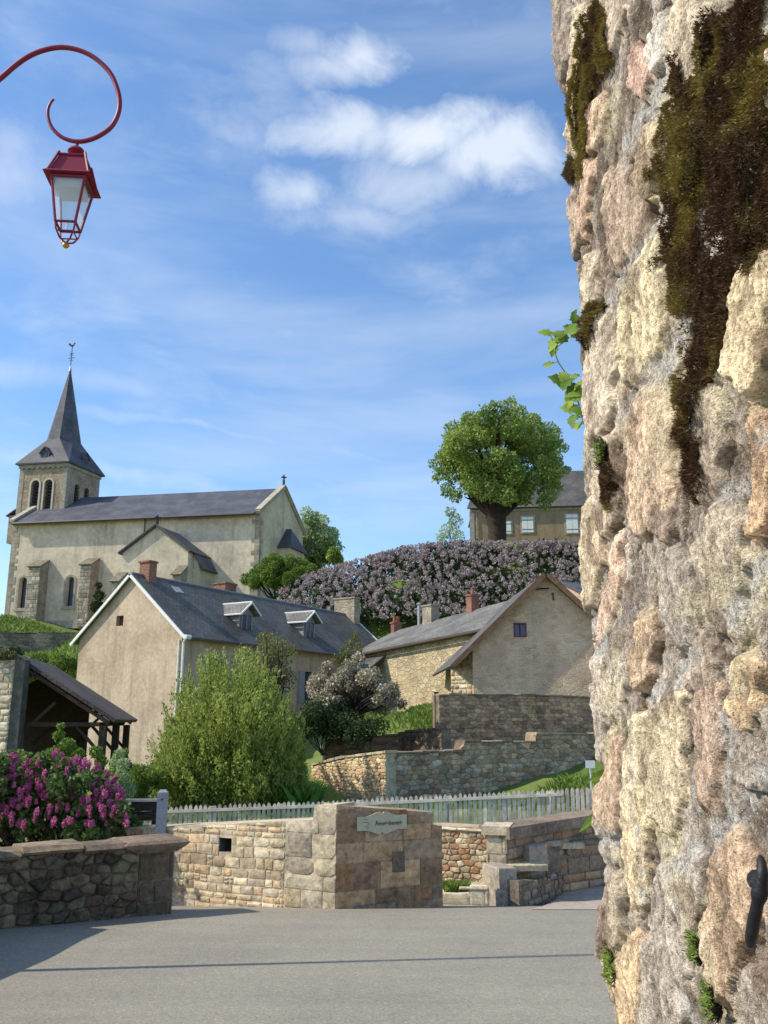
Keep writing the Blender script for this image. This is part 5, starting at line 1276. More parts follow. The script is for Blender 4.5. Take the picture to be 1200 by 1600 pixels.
# second roof behind, seen over the right verge
mb = MB(); 
h2 = thing('outbuilding', (8.5, 45, 2), 'dark slate roofed outbuilding peeking out behind the gable house verge', 'house')
F2 = Frame(P(880, 920, 46).x, 46, R(40)); zr2, ze2_ = zY(911, 46), zY(950, 44)
mb = MB(); gable_body(mb, F2, 9, 6, 2, ze2_, zr2, y0=-3); mb.build('wall', M['gable_wall'], h2)
mb = MB(); roof(mb, F2, 9, 6, ze2_, zr2, eave=.3, verge=.2, th=.1, y0=-3); mb.build('roof', M['slate'], h2)

# ---------------- upper house behind the tree
YU = 96; u0 = P(735, 840, YU); FU = Frame(u0.x, YU, R(-6)); zbU = 15; zeU = zY(792, YU - 1); zrU = zY(740, YU + 4) ; LU, WU = 22, 9
uh = thing('manor_house', tuple(FU(0, 0, zbU)), 'brown stone hilltop house with closed white shutters behind the round tree', 'house')
mb = MB(); gable_body(mb, FU, LU, WU, zbU, zeU, zrU); mb.build('wall', mat_plaster('brown_render', hexc('998569'), hexc('85735c'), .4), uh)
mb = MB(); 
r0_, r1_ = FU(1.2, WU / 2, zrU), FU(LU - 1.2, WU / 2, zrU)
slab(mb, r0_, r1_, FU(LU + .3, -.4, zeU - .1), FU(-.3, -.4, zeU - .1), .12); slab(mb, r0_, r1_, FU(LU + .3, WU + .4, zeU - .1), FU(-.3, WU + .4, zeU - .1), .12); mb.build('roof', M['slate_old'], uh)
mb = MB(); mb.box((0, -.12, zeU - .35), (LU, -.003, zeU - .13), FU); mb.build('cornice', M['trim_stone'], uh)
mb = MB(); mb.box((-.05, -.06, zbU), (.5, -.003, zeU - .36), FU); mb.tube([FU(.75, -.1, zeU - .3), FU(.75, -.1, zbU)], .05, 6); mb.build('quoins', M['trim_stone'], uh)
for px_, z_a, z_b in ((791, 834, 815), (826, 832, 808), (896, 833, 804), (960, 833, 804)):
    x_ = min(np.arange(0, LU, .02), key=lambda s: abs(proj(np.array([*FU(s, 0, 20)]))[0] - px_)); Yw = FU(x_, 0, 0).y; z0_, z1_ = zY(z_a, Yw), zY(z_b, Yw)
    mb = MB(); mb.box((x_ - .82, -.05, z0_ - .15), (x_ + .82, -.003, z1_ + .15), FU); su = mb.build('window', M['trim_stone'], uh)
    mb = MB()
    for dx in (-1, 1): mb.box((x_ + (dx * .32) - .305, -.1, z0_), (x_ + dx * .32 + .305, -.052, z1_), FU)
    mb.build('shutters', M['white'], su)
    mb = MB()
    for zz_ in (.2, .8): mb.box((x_ - .62, -.12, z0_ + (z1_ - z0_) * zz_ - .04), (x_ + .62, -.102, z0_ + (z1_ - z0_) * zz_ + .02), FU)
    mb.build('hinges', M['iron'], su)

# ---------------- open timber shed at left
YT = 25; sh = thing('open_shed', (P(10, 1170, YT).x, YT, -1), 'open dark timber shed with sloping roof beside the beige house', 'shed')
S0 = P(20, 1026, YT); S1 = P(178, 1129, YT); dpt = 5.5
mb = MB(); back_ = Vector((-.9, dpt, .0)); 
q = [S0 + Vector((-.9, 0, .45)), S0, S1, S1 + back_, S0 + back_, S0 + Vector((-.9, 0, .45)) + back_]
slab(mb, S0, S0 + back_, S1 + back_, S1, .1)
S00 = S0 + Vector((-3, 0, -1.6)); slab(mb, S0, S0 + back_, S00 + back_, S00, .1)
mb.build('roof', mat_slate('shed_tiles', hexc('4a3f3a'), hexc('5a4a42'), .2, .2), sh)
mb = MB()
def beam(mb, a, b_, w_=.07):
    mb.tube([a, b_], w_, 4)
lw = Vector((0, .08, -.15))
for k_ in (0, .33, .66, 1.0):
    bo = back_ * k_ * .96 + Vector((0, .06, 0))
    beam(mb, S0 + bo + Vector((0, 0, -.1)), S1 + bo + Vector((-.15, 0, -.02)), .07)
    tb = S1 + bo + Vector((-.4, 0, -.05)); beam(mb, Vector((S0.x, tb.y, tb.z)), tb, .08)
    beam(mb, Vector((S0.x + .1, tb.y, tb.z - .55)), Vector((S0.x + 1.3, tb.y, S1.z + .55)), .06)
for k_ in np.linspace(.08, .95, 7):
    p_ = S0.lerp(S1, k_) + Vector((0, 0, -.06)); beam(mb, p_, p_ + back_, .04)
mb.build('rafters', M['wood_dark'], sh)
for k_ in (0.02, .5, .98):
    bo = back_ * k_; t_ = S1 + bo + Vector((-.30, 0, -.08)); mb = MB(); mb.box((t_.x - .09, t_.y - .09, -1.4), (t_.x + .09, t_.y + .09, t_.z)); mb.tube([Vector((t_.x - .75, t_.y, t_.z - .02)), Vector((t_.x - .05, t_.y, t_.z - .75))], .05, 4); mb.build('post', M['wood_dark'], sh)
mb = MB(); bw_ = S0 + back_; mb.prism([Vector((S00.x, bw_.y - .1, -1.4)), Vector((S1.x - .9 - 1.6, bw_.y - .1, -1.4)), Vector((S1.x - .9 - 1.6, bw_.y - .1, S1.z + .5)), Vector((bw_.x, bw_.y - .1, bw_.z - .15)), Vector((S00.x + back_.x, bw_.y - .1, S00.z - .1))], (0, .08, 0)); mb.build('back_boards', M['wood_dark'], sh)
mb = MB(); ROUND = .5; PZ = P(20, 1100, YT - .3); pL_ = Vector((PZ.x - 1.6, YT + .2, 0)); pR_ = Vector((PZ.x - .04, YT - .35, 0)); rgp = random.Random(6)
zt_ = zY(1031, YT - .3); wall_core(mb, pL_, pR_, -1.4, [(0, zt_), ((pR_ - pL_).length, zt_)], .45, hexc('a09480'))
stones_face(mb, pL_, pR_, -1.3, zt_, .2, .3, H('b3a690', 'a39783', 'c2b7a0', '9c8f7a'), rgp, prot=.03, joint=.012)
mb.build('stone_pillar', M['stone'], sh, col=True)
mb = MB(); mb.box((pR_.x, pR_.y + .02, -1.4), (pR_.x + .28, pR_.y + .42, zt_ + .0)); mb.build('corner_boards', mat_plain('grey_timber', hexc('55544f'), .9, 0, .3, 6), sh)

# ================================================================== VEGETATION
L_ = {}
L_['lime'] = mat_leaf('lime_leaf', hexc('587a34'), hexc('aab860'))
L_['willow'] = mat_leaf('willow_leaf', hexc('70863c'), hexc('b8bf66'), .42)
L_['fresh'] = mat_leaf('fresh_leaf', hexc('4e6e2a'), hexc('82963e'), .35)
L_['dark'] = mat_leaf('dark_leaf', hexc('24321c'), hexc('46582c'), .25)
L_['grey'] = mat_leaf('grey_leaf', hexc('7c9262'), hexc('bccb98'), .35)
L_['olive'] = mat_leaf('olive_leaf', hexc('575a38'), hexc('8a8a58'), .3)
L_['apple'] = mat_leaf('apple_blossom', hexc('9c8f7c'), hexc('d6c8b8'), .3)
L_['dull_lilac'] = mat_leaf('dull_lilac_blossom', hexc('8a7c7e'), hexc('bcaeac'), .3)
L_['magenta'] = mat_leaf('magenta_blossom', hexc('a23c74'), hexc('de88b2'), .3)
L_['ivy'] = mat_leaf('ivy_leaf', hexc('5a7c2c'), hexc('9cb450'), .45)
# --- big round tree on the hilltop
def clump_px(lst, Y, dy, seed=0):
    """crown clumps: (px, py, r_px) at depth Y with a random depth offset"""
    rs = random.Random(seed); o = []
    for px_, py_, r_ in lst:
        yy = Y + rs.uniform(-dy, dy); p = P(px_, py_, yy); rr = r_ / FPX * yy; o.append((p.x, p.y, p.z, rr, rr, rr))
    return o
def ell_px(cx_, cy_, rx, ry, n, r, seed):
    rs = random.Random(seed); o = []
    for i in range(n):
        a = rs.uniform(0, 2 * math.pi); k = math.sqrt(rs.uniform(0, 1)); o.append((cx_ + rx * k * math.cos(a), cy_ + ry * k * math.sin(a), r * rs.uniform(.6, 1.35)))
    return o
YTr = 75
tb = P(776, 852, YTr); tr = thing('lime_tree', tuple(tb), 'big round green tree with thick forked trunk on the hilltop above the lilac hedge', 'tree')
mb = MB(); rg = random.Random(9)
mb.tube([tb + Vector((0, 0, -.6)), tb, P(777, 825, YTr), P(774, 806, YTr)], [1.05, .85, .8, .95], 12)
lm_ = [(772, 806), (748, 770), (722, 735)], [(774, 806), (765, 760), (745, 690)], [(777, 806), (790, 760), (800, 680)], [(779, 806), (806, 765), (840, 725)], [(776, 806), (775, 740), (780, 650)], [(779, 808), (812, 780), (842, 752)], [(772, 806), (740, 780), (724, 755)]
for k, l in enumerate(lm_):
    dd = rg.uniform(-2.5, 2.5); mb.tube(cr([P(*q, YTr + dd * i / 2) for i, q in enumerate(l)], 4), [float(np.interp(i, [0, 8], [.5, .08])) for i in range(9)], 8)
    for _ in range(5):
        a = P(*l[1], YTr + dd / 2); b_ = P(l[2][0] * .7 + 234 + rg.uniform(-25, 25), l[2][1] + rg.uniform(-10, 40), YTr + rg.uniform(-3, 3)); branch(mb, a, b_, .13, .03, rg)
mb.build('trunk', M['bark'], tr, smooth=True)
cl_ = clump_px(ell_px(782, 708, 86, 66, 58, 19, 3) + ell_px(722, 735, 40, 36, 12, 15, 4) + ell_px(826, 742, 48, 34, 12, 15, 5) + [(785, 642, 18), (810, 646, 16), (757, 655, 18), (832, 660, 16), (705, 690, 14), (692, 740, 13), (868, 715, 13), (866, 760, 14), (700, 765, 14), (733, 668, 16), (852, 683, 13), (690, 715, 12), (712, 775, 12), (850, 785, 13), (862, 775, 11), (676, 725, 9), (885, 735, 8), (680, 750, 8), (740, 660, 13), (718, 672, 11), (882, 700, 8), (683, 735, 8), (845, 668, 9), (800, 628, 10), (770, 634, 9)], YTr, 4.2, 7)
leaves('crown', cl_, 46000, .27, L_['lime'], tr, 3, shell=.45)
# thin small tree left of the manor house
r = bush('sapling', P(705, 850, 85), clump_px([(703, 800, 10), (712, 815, 13), (698, 830, 12), (715, 838, 12), (690, 842, 10)], 85, 1), 900, .26, L_['grey'], 'thin sparse sapling at the left of the round hilltop tree', 'tree', 4, trunk_r=.08)
# --- trees by the church
YB = 96; b0_ = P(487, 905, YB)
bush('poplar_tree', b0_, clump_px(ell_px(490, 848, 32, 42, 48, 14, 8) + [(478, 800, 10), (495, 808, 10), (508, 840, 11)], YB, 2), 17000, .32, L_['grey'], 'tall grey green leafy tree just behind the right end of the church', 'tree', 8, trunk_r=.25, nbr=8)
bush('dark_tree', P(520, 895, 94), clump_px(ell_px(520, 872, 18, 13, 9, 9, 9), 94, 1.5), 4000, .30, L_['lime'], 'small low bushy tree right of the grey green tree by the church', 'tree', 9, trunk_r=.2, nbr=5)
bush('round_bush', P(430, 940, 70), clump_px(ell_px(435, 897, 52, 26, 60, 9, 10) + [(385, 905, 10), (487, 890, 10)], 70, 2), 24000, .17, L_['fresh'], 'bright green round bush in front of the church gable', 'bush', 10, trunk_r=.15, up=.6, nbr=8)
bush('dark_shrub', P(156, 965, 76.5), clump_px([(155, 930, 9), (152, 948, 11), (160, 955, 10), (154, 915, 6)], 76.5, .5), 1800, .2, L_['dark'], 'dark shrub growing against the second church buttress', 'bush', 11, trunk_r=.06)
# --- dull lilac hedge on the slope
hd = thing('lilac_hedge', (10, 64, 8), 'long dull pink flowering lilac hedge across the slope below the round tree', 'hedge')
rs = random.Random(12); topl = lambda px_: float(np.interp(px_, [425, 450, 480, 510, 540, 590, 650, 720, 800, 880, 930, 1060], [925, 908, 893, 885, 876, 862, 848, 843, 843, 842, 840, 845]))
cf, cb_ = [], []
for i in range(340):
    px_ = rs.uniform(440, 1060); tt = topl(px_); f_ = rs.uniform(0, 1) ** 1.0; py_ = tt + 12 + f_ * (985 - tt - 30); Y_ = 71 - 10 * f_ + rs.uniform(-1, 1); p = P(px_, py_, Y_); rr = rs.uniform(.6, 1.0)
    cf.append((p.x, p.y, p.z, rr, rr, rr * .9))
for i in range(2600):
    px_ = rs.uniform(435, 1060); tt = topl(px_); f_ = rs.uniform(0, 1) ** 1.9; py_ = tt + 6 + f_ * (985 - tt) * .8; Y_ = 69.5 - 10 * f_ + rs.uniform(-1.2, .3); p = P(px_, py_, Y_); rr = rs.uniform(.10, .22)
    cb_.append((p.x, p.y, p.z + .1, rr, rr, rr * 1.1))
for i in range(110):
    px_ = rs.uniform(560, 1000); tt = topl(px_); py_ = tt + rs.uniform(12, 60); p = P(px_, py_, 71.8 - (py_ - tt) * .05); cf.append((p.x, p.y, p.z, .8, .8, .75))
mb = MB()
for i in range(40):
    c_ = rs.choice(cf); gz = hz(c_[0], c_[1]); branch(mb, (c_[0], c_[1], gz - .3), (c_[0] + rs.uniform(-.5, .5), c_[1], max(c_[2], gz + .5)), .09, .03, rs, k=4, n=5)
mb.build('stems', M['bark'], hd)
leaves('foliage', cf, 95000, .22, L_['dark'], hd, 12, shell=.4)
leaves('blossom', cb_, 62000, .12, L_['dull_lilac'], hd, 13, shell=.3, aspect=.8)
# --- willow-like bush
YW = 25.5
def shoots(name, base_pts, n, length, size, mat, parent, seed, spread=.5, nl=46):
    """upright feathery shoots with leaves along them"""
    rs = np.random.RandomState(seed); V = []; C = []; mbs = MB()
    for i in range(n):
        bx, by, bz, tx_, ty_, tz_ = base_pts[i]
        a = np.array([bx, by, bz]); b_ = np.array([tx_, ty_, tz_]); 
        bend = (rs.rand(3) - .5) * np.array([.5, .5, .2]) * np.linalg.norm(b_ - a) * .3
        tt = rs.rand(nl) ** .8; p = a + (b_ - a) * tt[:, None] + bend * np.sin(math.pi * tt)[:, None]
        w_ = spread * (1.15 - tt)[:, None]; p = p + rs.randn(nl, 3) * w_ * .35
        d = (b_ - a) / np.linalg.norm(b_ - a) + rs.randn(nl, 3) * .55; d /= np.linalg.norm(d, axis=1)[:, None]
        q = np.cross(d, rs.randn(nl, 3)); q /= np.linalg.norm(q, axis=1)[:, None]; s = size * (.6 + .8 * rs.rand(nl))[:, None]
        V.append(np.stack([p - d * s * .5, p + q * s * .17, p + d * s * .5, p - q * s * .17], 1)); C.append(np.clip(.35 * rs.rand() + .65 * rs.rand(nl), 0, 1))
        if i % 4 == 0: mbs.tube([Vector(a), Vector((a + b_) / 2 + bend), Vector(b_)], [.018, .012, .004], 4, cap=False)
    V = np.concatenate(V).reshape(-1, 3); F = np.arange(len(V)).reshape(-1, 4)
    mbs.build('twigs', M['bark'], parent)
    return np_mesh(name, V, F, mat, parent, col=np.concatenate(C))
wlw = thing('willow_bush', tuple(P(355, 1262, YW)), 'large feathery yellow green willow bush in front of the beige house', 'bush')
rs = np.random.RandomState(21); bp = []
outl_ = [(225, 1235), (240, 1180), (262, 1120), (290, 1070), (325, 1040), (370, 1025), (415, 1042), (450, 1090), (475, 1140), (488, 1190), (480, 1240)]
ox = [p[0] for p in outl_]; oy = [p[1] for p in outl_]
for i in range(1500):
    px_ = rs.uniform(232, 486); ty = np.interp(px_, ox, oy); f_ = rs.rand() ** .85
    pyt = ty + f_ * (1225 - ty) + rs.uniform(-6, 8); k_ = abs(px_ - 358) / 130
    Y_ = YW + rs.uniform(-1, 1) * 2.3 * math.sqrt(max(.05, 1 - k_ ** 2)) * (1 if f_ > .12 else .5)
    tip_ = P(px_, pyt, Y_); bx = P(358 + (px_ - 358) * .72, min(1262, pyt + 70), YW + (Y_ - YW) * .6); bp.append((bx.x, bx.y, bx.z, tip_.x, tip_.y, tip_.z))
for i in range(90):
    px_ = rs.uniform(222, 486); ty = np.interp(px_, ox, oy) - rs.uniform(6, 26); tip_ = P(px_ + rs.uniform(-14, 8), ty, YW + rs.uniform(-1, 1)); bx = P(358 + (px_ - 358) * .8, ty + 110, YW); bp.append((bx.x, bx.y, bx.z, tip_.x, tip_.y, tip_.z))
shoots('foliage', bp, len(bp), 1, .105, L_['willow'], wlw, 22, spread=.42, nl=84)
# low yellow green growth at its left
bush('low_bush', P(215, 1255, 23.5), clump_px(ell_px(215, 1222, 38, 22, 18, 13, 31) + [(190, 1190, 8), (196, 1175, 6)], 23.5, .6), 9000, .075, L_['fresh'], 'low yellow green bush between the magenta lilac and the willow bush', 'bush', 31, trunk_r=.04, up=.5)
# dark base shrubs right of willow, tall grasses
bush('dark_bush', P(505, 1180, 29.5), clump_px(ell_px(490, 1130, 55, 26, 24, 18, 32) + ell_px(560, 1140, 50, 14, 12, 14, 33), 29.8, .9), 14000, .10, L_['dark'], 'dark green undergrowth below the blossoming apple tree', 'bush', 32, trunk_r=.04, nbr=10)
# bare pale shrub behind willow
YP = 33
bush('shrub', P(415, 1120, YP), clump_px(ell_px(415, 1035, 55, 36, 34, 14, 34), YP, 1.2), 6500, .10, L_['olive'], 'greyish thin leaved shrub rising behind the willow bush against the dark house side', 'bush', 34, trunk_r=.09, nbr=34)
# apple tree
YA = 31.3; ab = P(553, 1150, YA); ap_ = thing('apple_tree', tuple(ab), 'spreading apple tree with pale whitish blossom in front of the stone house', 'tree')
cla = clump_px(ell_px(555, 1080, 70, 38, 60, 12, 35) + [(495, 1060, 12), (510, 1045, 12), (560, 1030, 12), (615, 1085, 12), (628, 1100, 9), (545, 1040, 11), (530, 1108, 12), (500, 1095, 12)], YA, 1.4)
mb = MB(); rg = random.Random(35); mb.tube([ab, ab + Vector((.05, 0, .5)), ab + Vector((-.05, 0, .9))], [.13, .1, .1], 8)
for c_ in cla[::1]: branch(mb, ab + Vector((0, 0, rg.uniform(.6, .95))), c_[:3], .05, .01, rg)
mb.build('trunk', M['bark'], ap_)
leaves('blossom', cla, 15000, .085, L_['apple'], ap_, 36, shell=.3, aspect=.8); leaves('foliage', cla, 11000, .09, L_['olive'], ap_, 37, shell=.3)
bush('young_shrub', P(545, 1040, 36), clump_px([(548, 1005, 9), (556, 995, 8), (540, 1018, 10), (560, 1012, 9), (527, 1030, 10), (553, 1030, 11)], 36, .5), 900, .11, L_['olive'], 'thin twiggy shrub at the corner between the two slate roofs', 'bush', 38, trunk_r=.03)
bush('green_bush', P(85, 1090, 52), clump_px(ell_px(85, 1048, 42, 26, 22, 13, 39), 52, 1.5), 9000, .17, L_['fresh'], 'green bush on the slope between shed roof and beige house', 'bush', 39, trunk_r=.08)
bush('dark_shrub', P(20, 1040, 50), clump_px(ell_px(10, 1030, 40, 16, 12, 12, 40), 52, 1.5), 4000, .17, L_['dark'], 'dark bush behind the top of the stone shed pillar', 'bush', 40, trunk_r=.08)
bush('creeper', P(8, 1030, 24.6), clump_px([(6, 1022, 10), (18, 1024, 7), (-10, 1024, 10)], 24.7, .1), 500, .09, L_['olive'], 'reddish olive creeper on top of the stone shed pillar', 'plant', 41, trunk_r=.02)
# magenta lilac behind the low wall
YLc = 12.9; lb_ = P(90, 1330, YLc); lc = thing('lilac_bush', (lb_.x, YLc, -1), 'magenta flowering lilac bush behind the low dark wall', 'bush')
ctop = lambda px_: float(np.interp(px_, [-160, 0, 40, 90, 140, 180, 205], [1165, 1185, 1180, 1180, 1195, 1215, 1270]))
rs = random.Random(42); cA = []; cB = []
for i in range(190):
    px_ = rs.uniform(-160, 203); tt = ctop(px_); py_ = rs.uniform(tt + 6, 1336); p = P(px_, py_, YLc + rs.uniform(-.5, .7)); rr = rs.uniform(.10, .2); cA.append((p.x, p.y, p.z, rr, rr, rr))
for i in range(420):
    px_ = rs.uniform(-160, 200); tt = ctop(px_); f_ = rs.uniform(0, 1) ** 1.5; py_ = tt - 2 + f_ * (1292 - tt); p = P(px_, py_, YLc - .62 + (1 - f_) * .5 + rs.uniform(-.15, .15)); rr = rs.uniform(.016, .045); cB.append((p.x, p.y, p.z, rr, rr, rr * rs.uniform(1.2, 2.1)))
mb = MB()
for c_ in cA[::3]: branch(mb, (lb_.x + rs.uniform(-1, 1), YLc, -1), c_[:3], .03, .008, rs)
mb.build('stems', M['bark'], lc)
leaves('foliage', cA, 26000, .075, mat_leaf('lilac_leaf', hexc('35502a'), hexc('748c48'), .35), lc, 43, shell=.3, aspect=.7); leaves('blossom', cB, 42000, .022, L_['magenta'], lc, 44, shell=.2, aspect=.9, power=.5)
bush('sprig_bush', P(110, 1240, 14.2), clump_px([(95, 1135, 6), (92, 1150, 9), (105, 1168, 14), (122, 1182, 12), (85, 1180, 12), (150, 1175, 10), (158, 1190, 10), (15, 1185, 12), (30, 1180, 9)], 14.2, .2), 3200, .05, L_['fresh'], 'bright green leafy sprigs sticking up behind the magenta lilac', 'bush', 45, trunk_r=.02)
bush('pale_bush', P(190, 1270, 15), clump_px([(186, 1180, 9), (180, 1192, 10), (192, 1195, 10), (190, 1215, 12), (178, 1225, 12), (200, 1235, 12)], 15, .2), 2600, .045, L_['grey'], 'pale leaved little bush at the right edge of the magenta lilac', 'bush', 46, trunk_r=.02)

# --- grass blades (stuff)
def blades(name, areas, h, w_, mat, seed, lean=.4, zf=None):
    """areas: (list of plan points polygon quad (x,y)*4, count)"""
    rs = np.random.RandomState(seed); Vs = []; Cs = []
    for quad, n in areas:
        q = np.array(quad, float); u = rs.rand(n, 1); v = rs.rand(n, 1)
        p = (q[0] * (1 - u) + q[1] * u) * (1 - v) + (q[3] * (1 - u) + q[2] * u) * v
        z = (hgt(p[:, 0], p[:, 1]) if zf is None else zf(p[:, 0], p[:, 1]))[:, None] - .03
        b_ = np.concatenate([p, z], 1); hh_ = h * (.4 + .9 * rs.rand(n, 1)); ln = rs.randn(n, 2) * lean * hh_
        a = rs.rand(n) * math.pi; s = np.stack([np.cos(a), np.sin(a), np.zeros(n)], 1) * w_ / 2
        tip_ = b_ + np.concatenate([ln, hh_], 1); mid = b_ + np.concatenate([ln * .35, hh_ * .6], 1)
        Vs.append(np.stack([b_ - s, b_ + s, mid + s * .8, tip_], 1)); Cs.append(rs.rand(n))
    V = np.concatenate(Vs).reshape(-1, 3); o = np_mesh(name, V, np.arange(len(V)).reshape(-1, 4), mat, col=np.concatenate(Cs), loc=(0, 0, 0)); props(o, kind='stuff'); return o
GL = mat_leaf('grass_blade', hexc('4a6a22'), hexc('8a9c44'), .3)
xy = lambda px, Y: (XY(px, 1200, Y), Y)
blades('grass', [([xy(620, 23), xy(1000, 22), xy(1000, 28.5), xy(620, 25.8)], 22000), ([xy(200, 20), xy(700, 20), xy(700, 25), xy(200, 25)], 9000), ([xy(640, 31), xy(690, 31), xy(690, 38), xy(640, 38)], 2500),
                 ([xy(600, 31), xy(700, 31), xy(720, 43), xy(560, 46)], 5000)], .22, .03, GL, 50)
blades('grass', [([xy(-60, 70), xy(160, 70), xy(160, 79), xy(-60, 84)], 9000), ([xy(-60, 45), xy(120, 45), xy(130, 68), xy(-60, 68)], 9000)], .35, .09, GL, 51)
r = thing('tall_grass', tuple(P(455, 1250, 25)), 'bright green tall grass clump left of the sunlit wall stub', 'plant')
o = blades('blades', [([xy(432, 24.3), xy(488, 24.3), xy(488, 26.5), xy(436, 26.5)], 3500)], .85, .035, mat_leaf('bright_blade', hexc('47742a'), hexc('759a3c'), .3), 52, lean=.22)
del o['kind']; o.parent = r; o.location = -r.location
r = thing('weeds', tuple(P(715, 1392, YE + .2)), 'green weeds growing on the pale ledge in the recess', 'plant')
p0_ = P(694, 1395, YE + .25); p1_ = P(742, 1395, YE + .25); zed = zY(1397, YE)
o = blades('leaves', [([(p0_.x, YE + .12), (p1_.x, YE + .12), (p1_.x, YE + .4), (p0_.x, YE + .4)], 900)], .11, .018, GL, 53, lean=.5, zf=lambda x, y: np.full(len(x), zed + .03)); del o['kind']; o.parent = r; o.location = -r.location

# ================================================================== NEAR STONE WALL (right foreground)
X0 = .45
y0w = X0 * math.cos(PITCH) / .231
def lattice(rs, n): return rs.rand(n, n)
class VN:
    """tileable value noise"""
    def __init__(s, seed): s.g = np.random.RandomState(seed).rand(256, 256)
    def __call__(s, x, y):
        xi = np.floor(x).astype(int); yi = np.floor(y).astype(int); fx = x - xi; fy = y - yi; fx = fx * fx * (3 - 2 * fx); fy = fy * fy * (3 - 2 * fy)
        g = s.g; a = g[xi % 256, yi % 256]; b = g[(xi + 1) % 256, yi % 256]; c = g[xi % 256, (yi + 1) % 256]; d = g[(xi + 1) % 256, (yi + 1) % 256]
        return (a * (1 - fx) + b * fx) * (1 - fy) + (c * (1 - fx) + d * fx) * fy - .5
def fbm(x, y, f, oc, seed):
    o = 0; a = 1; n = VN(seed)
    for i in range(oc): o = o + a * n(x * f + 17 * i, y * f + 31 * i); f *= 2.03; a *= .55
    return o
# (px, py, rx, ry, tilt, colour, bulge); dark top-left stone and brown lump have shade in their colour
ST = [(880, 60, 22, 105, 0, '6d5b4e', 1.6), (915, 60, 15, 52, 6, 'cfbd96', 1), (940, 195, 15, 48, 8, 'd0a880', 1), (1009, 122, 19, 40, 4, 'bf8f74', 1), (1042, 75, 17, 50, 10, 'c4bdb0', .8),
      (1092, 55, 38, 85, 12, 'c2b08e', 1.1), (984, 345, 34, 78, 4, 'a08262', 1.1), (1022, 250, 18, 68, 6, 'd6bb88', 1), (919, 300, 12, 62, 6, 'c39a76', 1), (898, 345, 11, 45, 0, '937d60', 1),
      (1008, 490, 34, 135, 6, 'dfcb98', 1.3), (937, 585, 28, 105, 2, 'b8a78a', 1.1), (1020, 745, 36, 120, 2, 'd2ae84', 1.4), (1042, 828, 20, 40, 0, '7a5c3c', 1.6), (1184, 505, 32, 120, 3, 'd8bf88', 1.2),
      (1197, 745, 20, 115, 4, 'c99a62', 1), (1137, 890, 36, 105, 4, 'a39377', 1), (930, 870, 15, 90, 2, 'c5ac84', 1), (958, 925, 9, 85, 7, 'cfa486', .9), (1013, 1008, 18, 62, 1, 'a98658', 1.5), (968, 1030, 26, 75, 0, 'afa088', .9),
      (1067, 945, 27, 70, 0, '8c8274', .9), (1166, 1075, 21, 72, 2, 'cfa96e', 1.4), (1005, 1215, 19, 112, 5, 'dcc79a', 1.3), (1050, 1200, 24, 112, 3, 'c6b186', 1.1), (962, 1225, 18, 90, 2, 'b08c64', 1.1), (1110, 1150, 22, 105, 3, 'a88566', 1),
      (1184, 1175, 26, 70, 4, '8c8272', .8), (938, 1268, 9, 52, 0, 'b4a486', 1.4), (1003, 1315, 21, 105, 2, 'd2b882', 1.2), (962, 1440, 17, 58, 0, '6a5240', 1.5), (990, 1560, 22, 90, 3, 'c5a168', 1.1), (1150, 1435, 38, 150, 2, 'b0895a', 1.7),
      (1042, 1405, 27, 62, 3, '8c7f6c', .8), (1083, 1390, 20, 75, 4, '988d7e', .8), (1048, 1535, 40, 90, 3, '938775', .9), (1190, 1575, 30, 60, 0, '7a6a58', 1), (925, 445, 18, 55, 3, 'b2a282', .9), (1120, 700, 26, 90, 4, '9c886c', .8),
      (1080, 640, 22, 60, 5, 'c9a57e', 1), (1075, 520, 18, 60, 8, 'a99a80', .7), (905, 170, 12, 60, 4, 'b09870', 1), (1170, 300, 30, 90, 6, '8e7c66', .8), (1140, 400, 24, 60, 6, 'b5ada0', .7), (965, 30, 18, 60, 6, 'b9a58a', 1), (955, 760, 18, 80, 3, 'a58e70', 1), (1100, 1040, 26, 50, 6, 'a5947c', .8),
      (1250, 120, 34, 110, 5, 'c5b38c', 1.1), (1265, 380, 34, 120, 5, 'a99878', 1), (1270, 640, 34, 120, 5, 'd0b684', 1.1), (1265, 900, 36, 120, 5, 'a08c70', 1), (1262, 1150, 34, 110, 5, 'c0aa80', 1), (1265, 1400, 36, 120, 5, '9a886c', 1), (940, 1120, 15, 60, 0, '9f927e', .8), (1045, 1090, 20, 40, 8, 'b3a68f', .7), (1090, 240, 22, 60, 8, 'c0a884', .9), (960, 1530, 10, 50, 0, 'b8945e', 1)]
MOSS = [(1155, 60, 48, 85, 8), (1108, 175, 46, 90, 6), (1165, 230, 56, 95, 0), (1185, 330, 40, 70, 0), (1100, 265, 44, 75, 4), (1150, 335, 45, 55, 0), (1078, 400, 28, 85, 3), (1080, 460, 22, 45, 0), (1134, 500, 24, 110, 2), (1096, 630, 24, 80, 0), (1108, 720, 24, 65, 0),
        (945, 75, 17, 42, 5), (922, 165, 12, 85, 4), (936, 500, 14, 30, 12), (966, 770, 9, 42, 0), (1190, 140, 30, 130, 0), (1180, 20, 30, 60, 0), (893, 250, 7, 28, 0), (1065, 300, 14, 50, 3), (1042, 30, 10, 0.1, 0)]
def pxw(x, y):   # layout warp so that outlines of stones and moss are irregular
    return x + 16 * fbm(x / 90, y / 200, 1.6, 3, 1) + 4 * fbm(x / 22, y / 50, 1.5, 2, 12), y + 46 * fbm(x / 90, y / 200, 1.6, 3, 2) + 12 * fbm(x / 22, y / 50, 1.5, 2, 13)
su = np.concatenate([np.linspace(.30, .80, 60, endpoint=False), np.linspace(.80, 1.25, 170, endpoint=False), np.linspace(1.25, y0w, 330)])
sv = np.concatenate([np.linspace(-.45, .25, 60, endpoint=False), np.linspace(.25, 3.7, 820), np.linspace(3.72, 4.6, 40)])
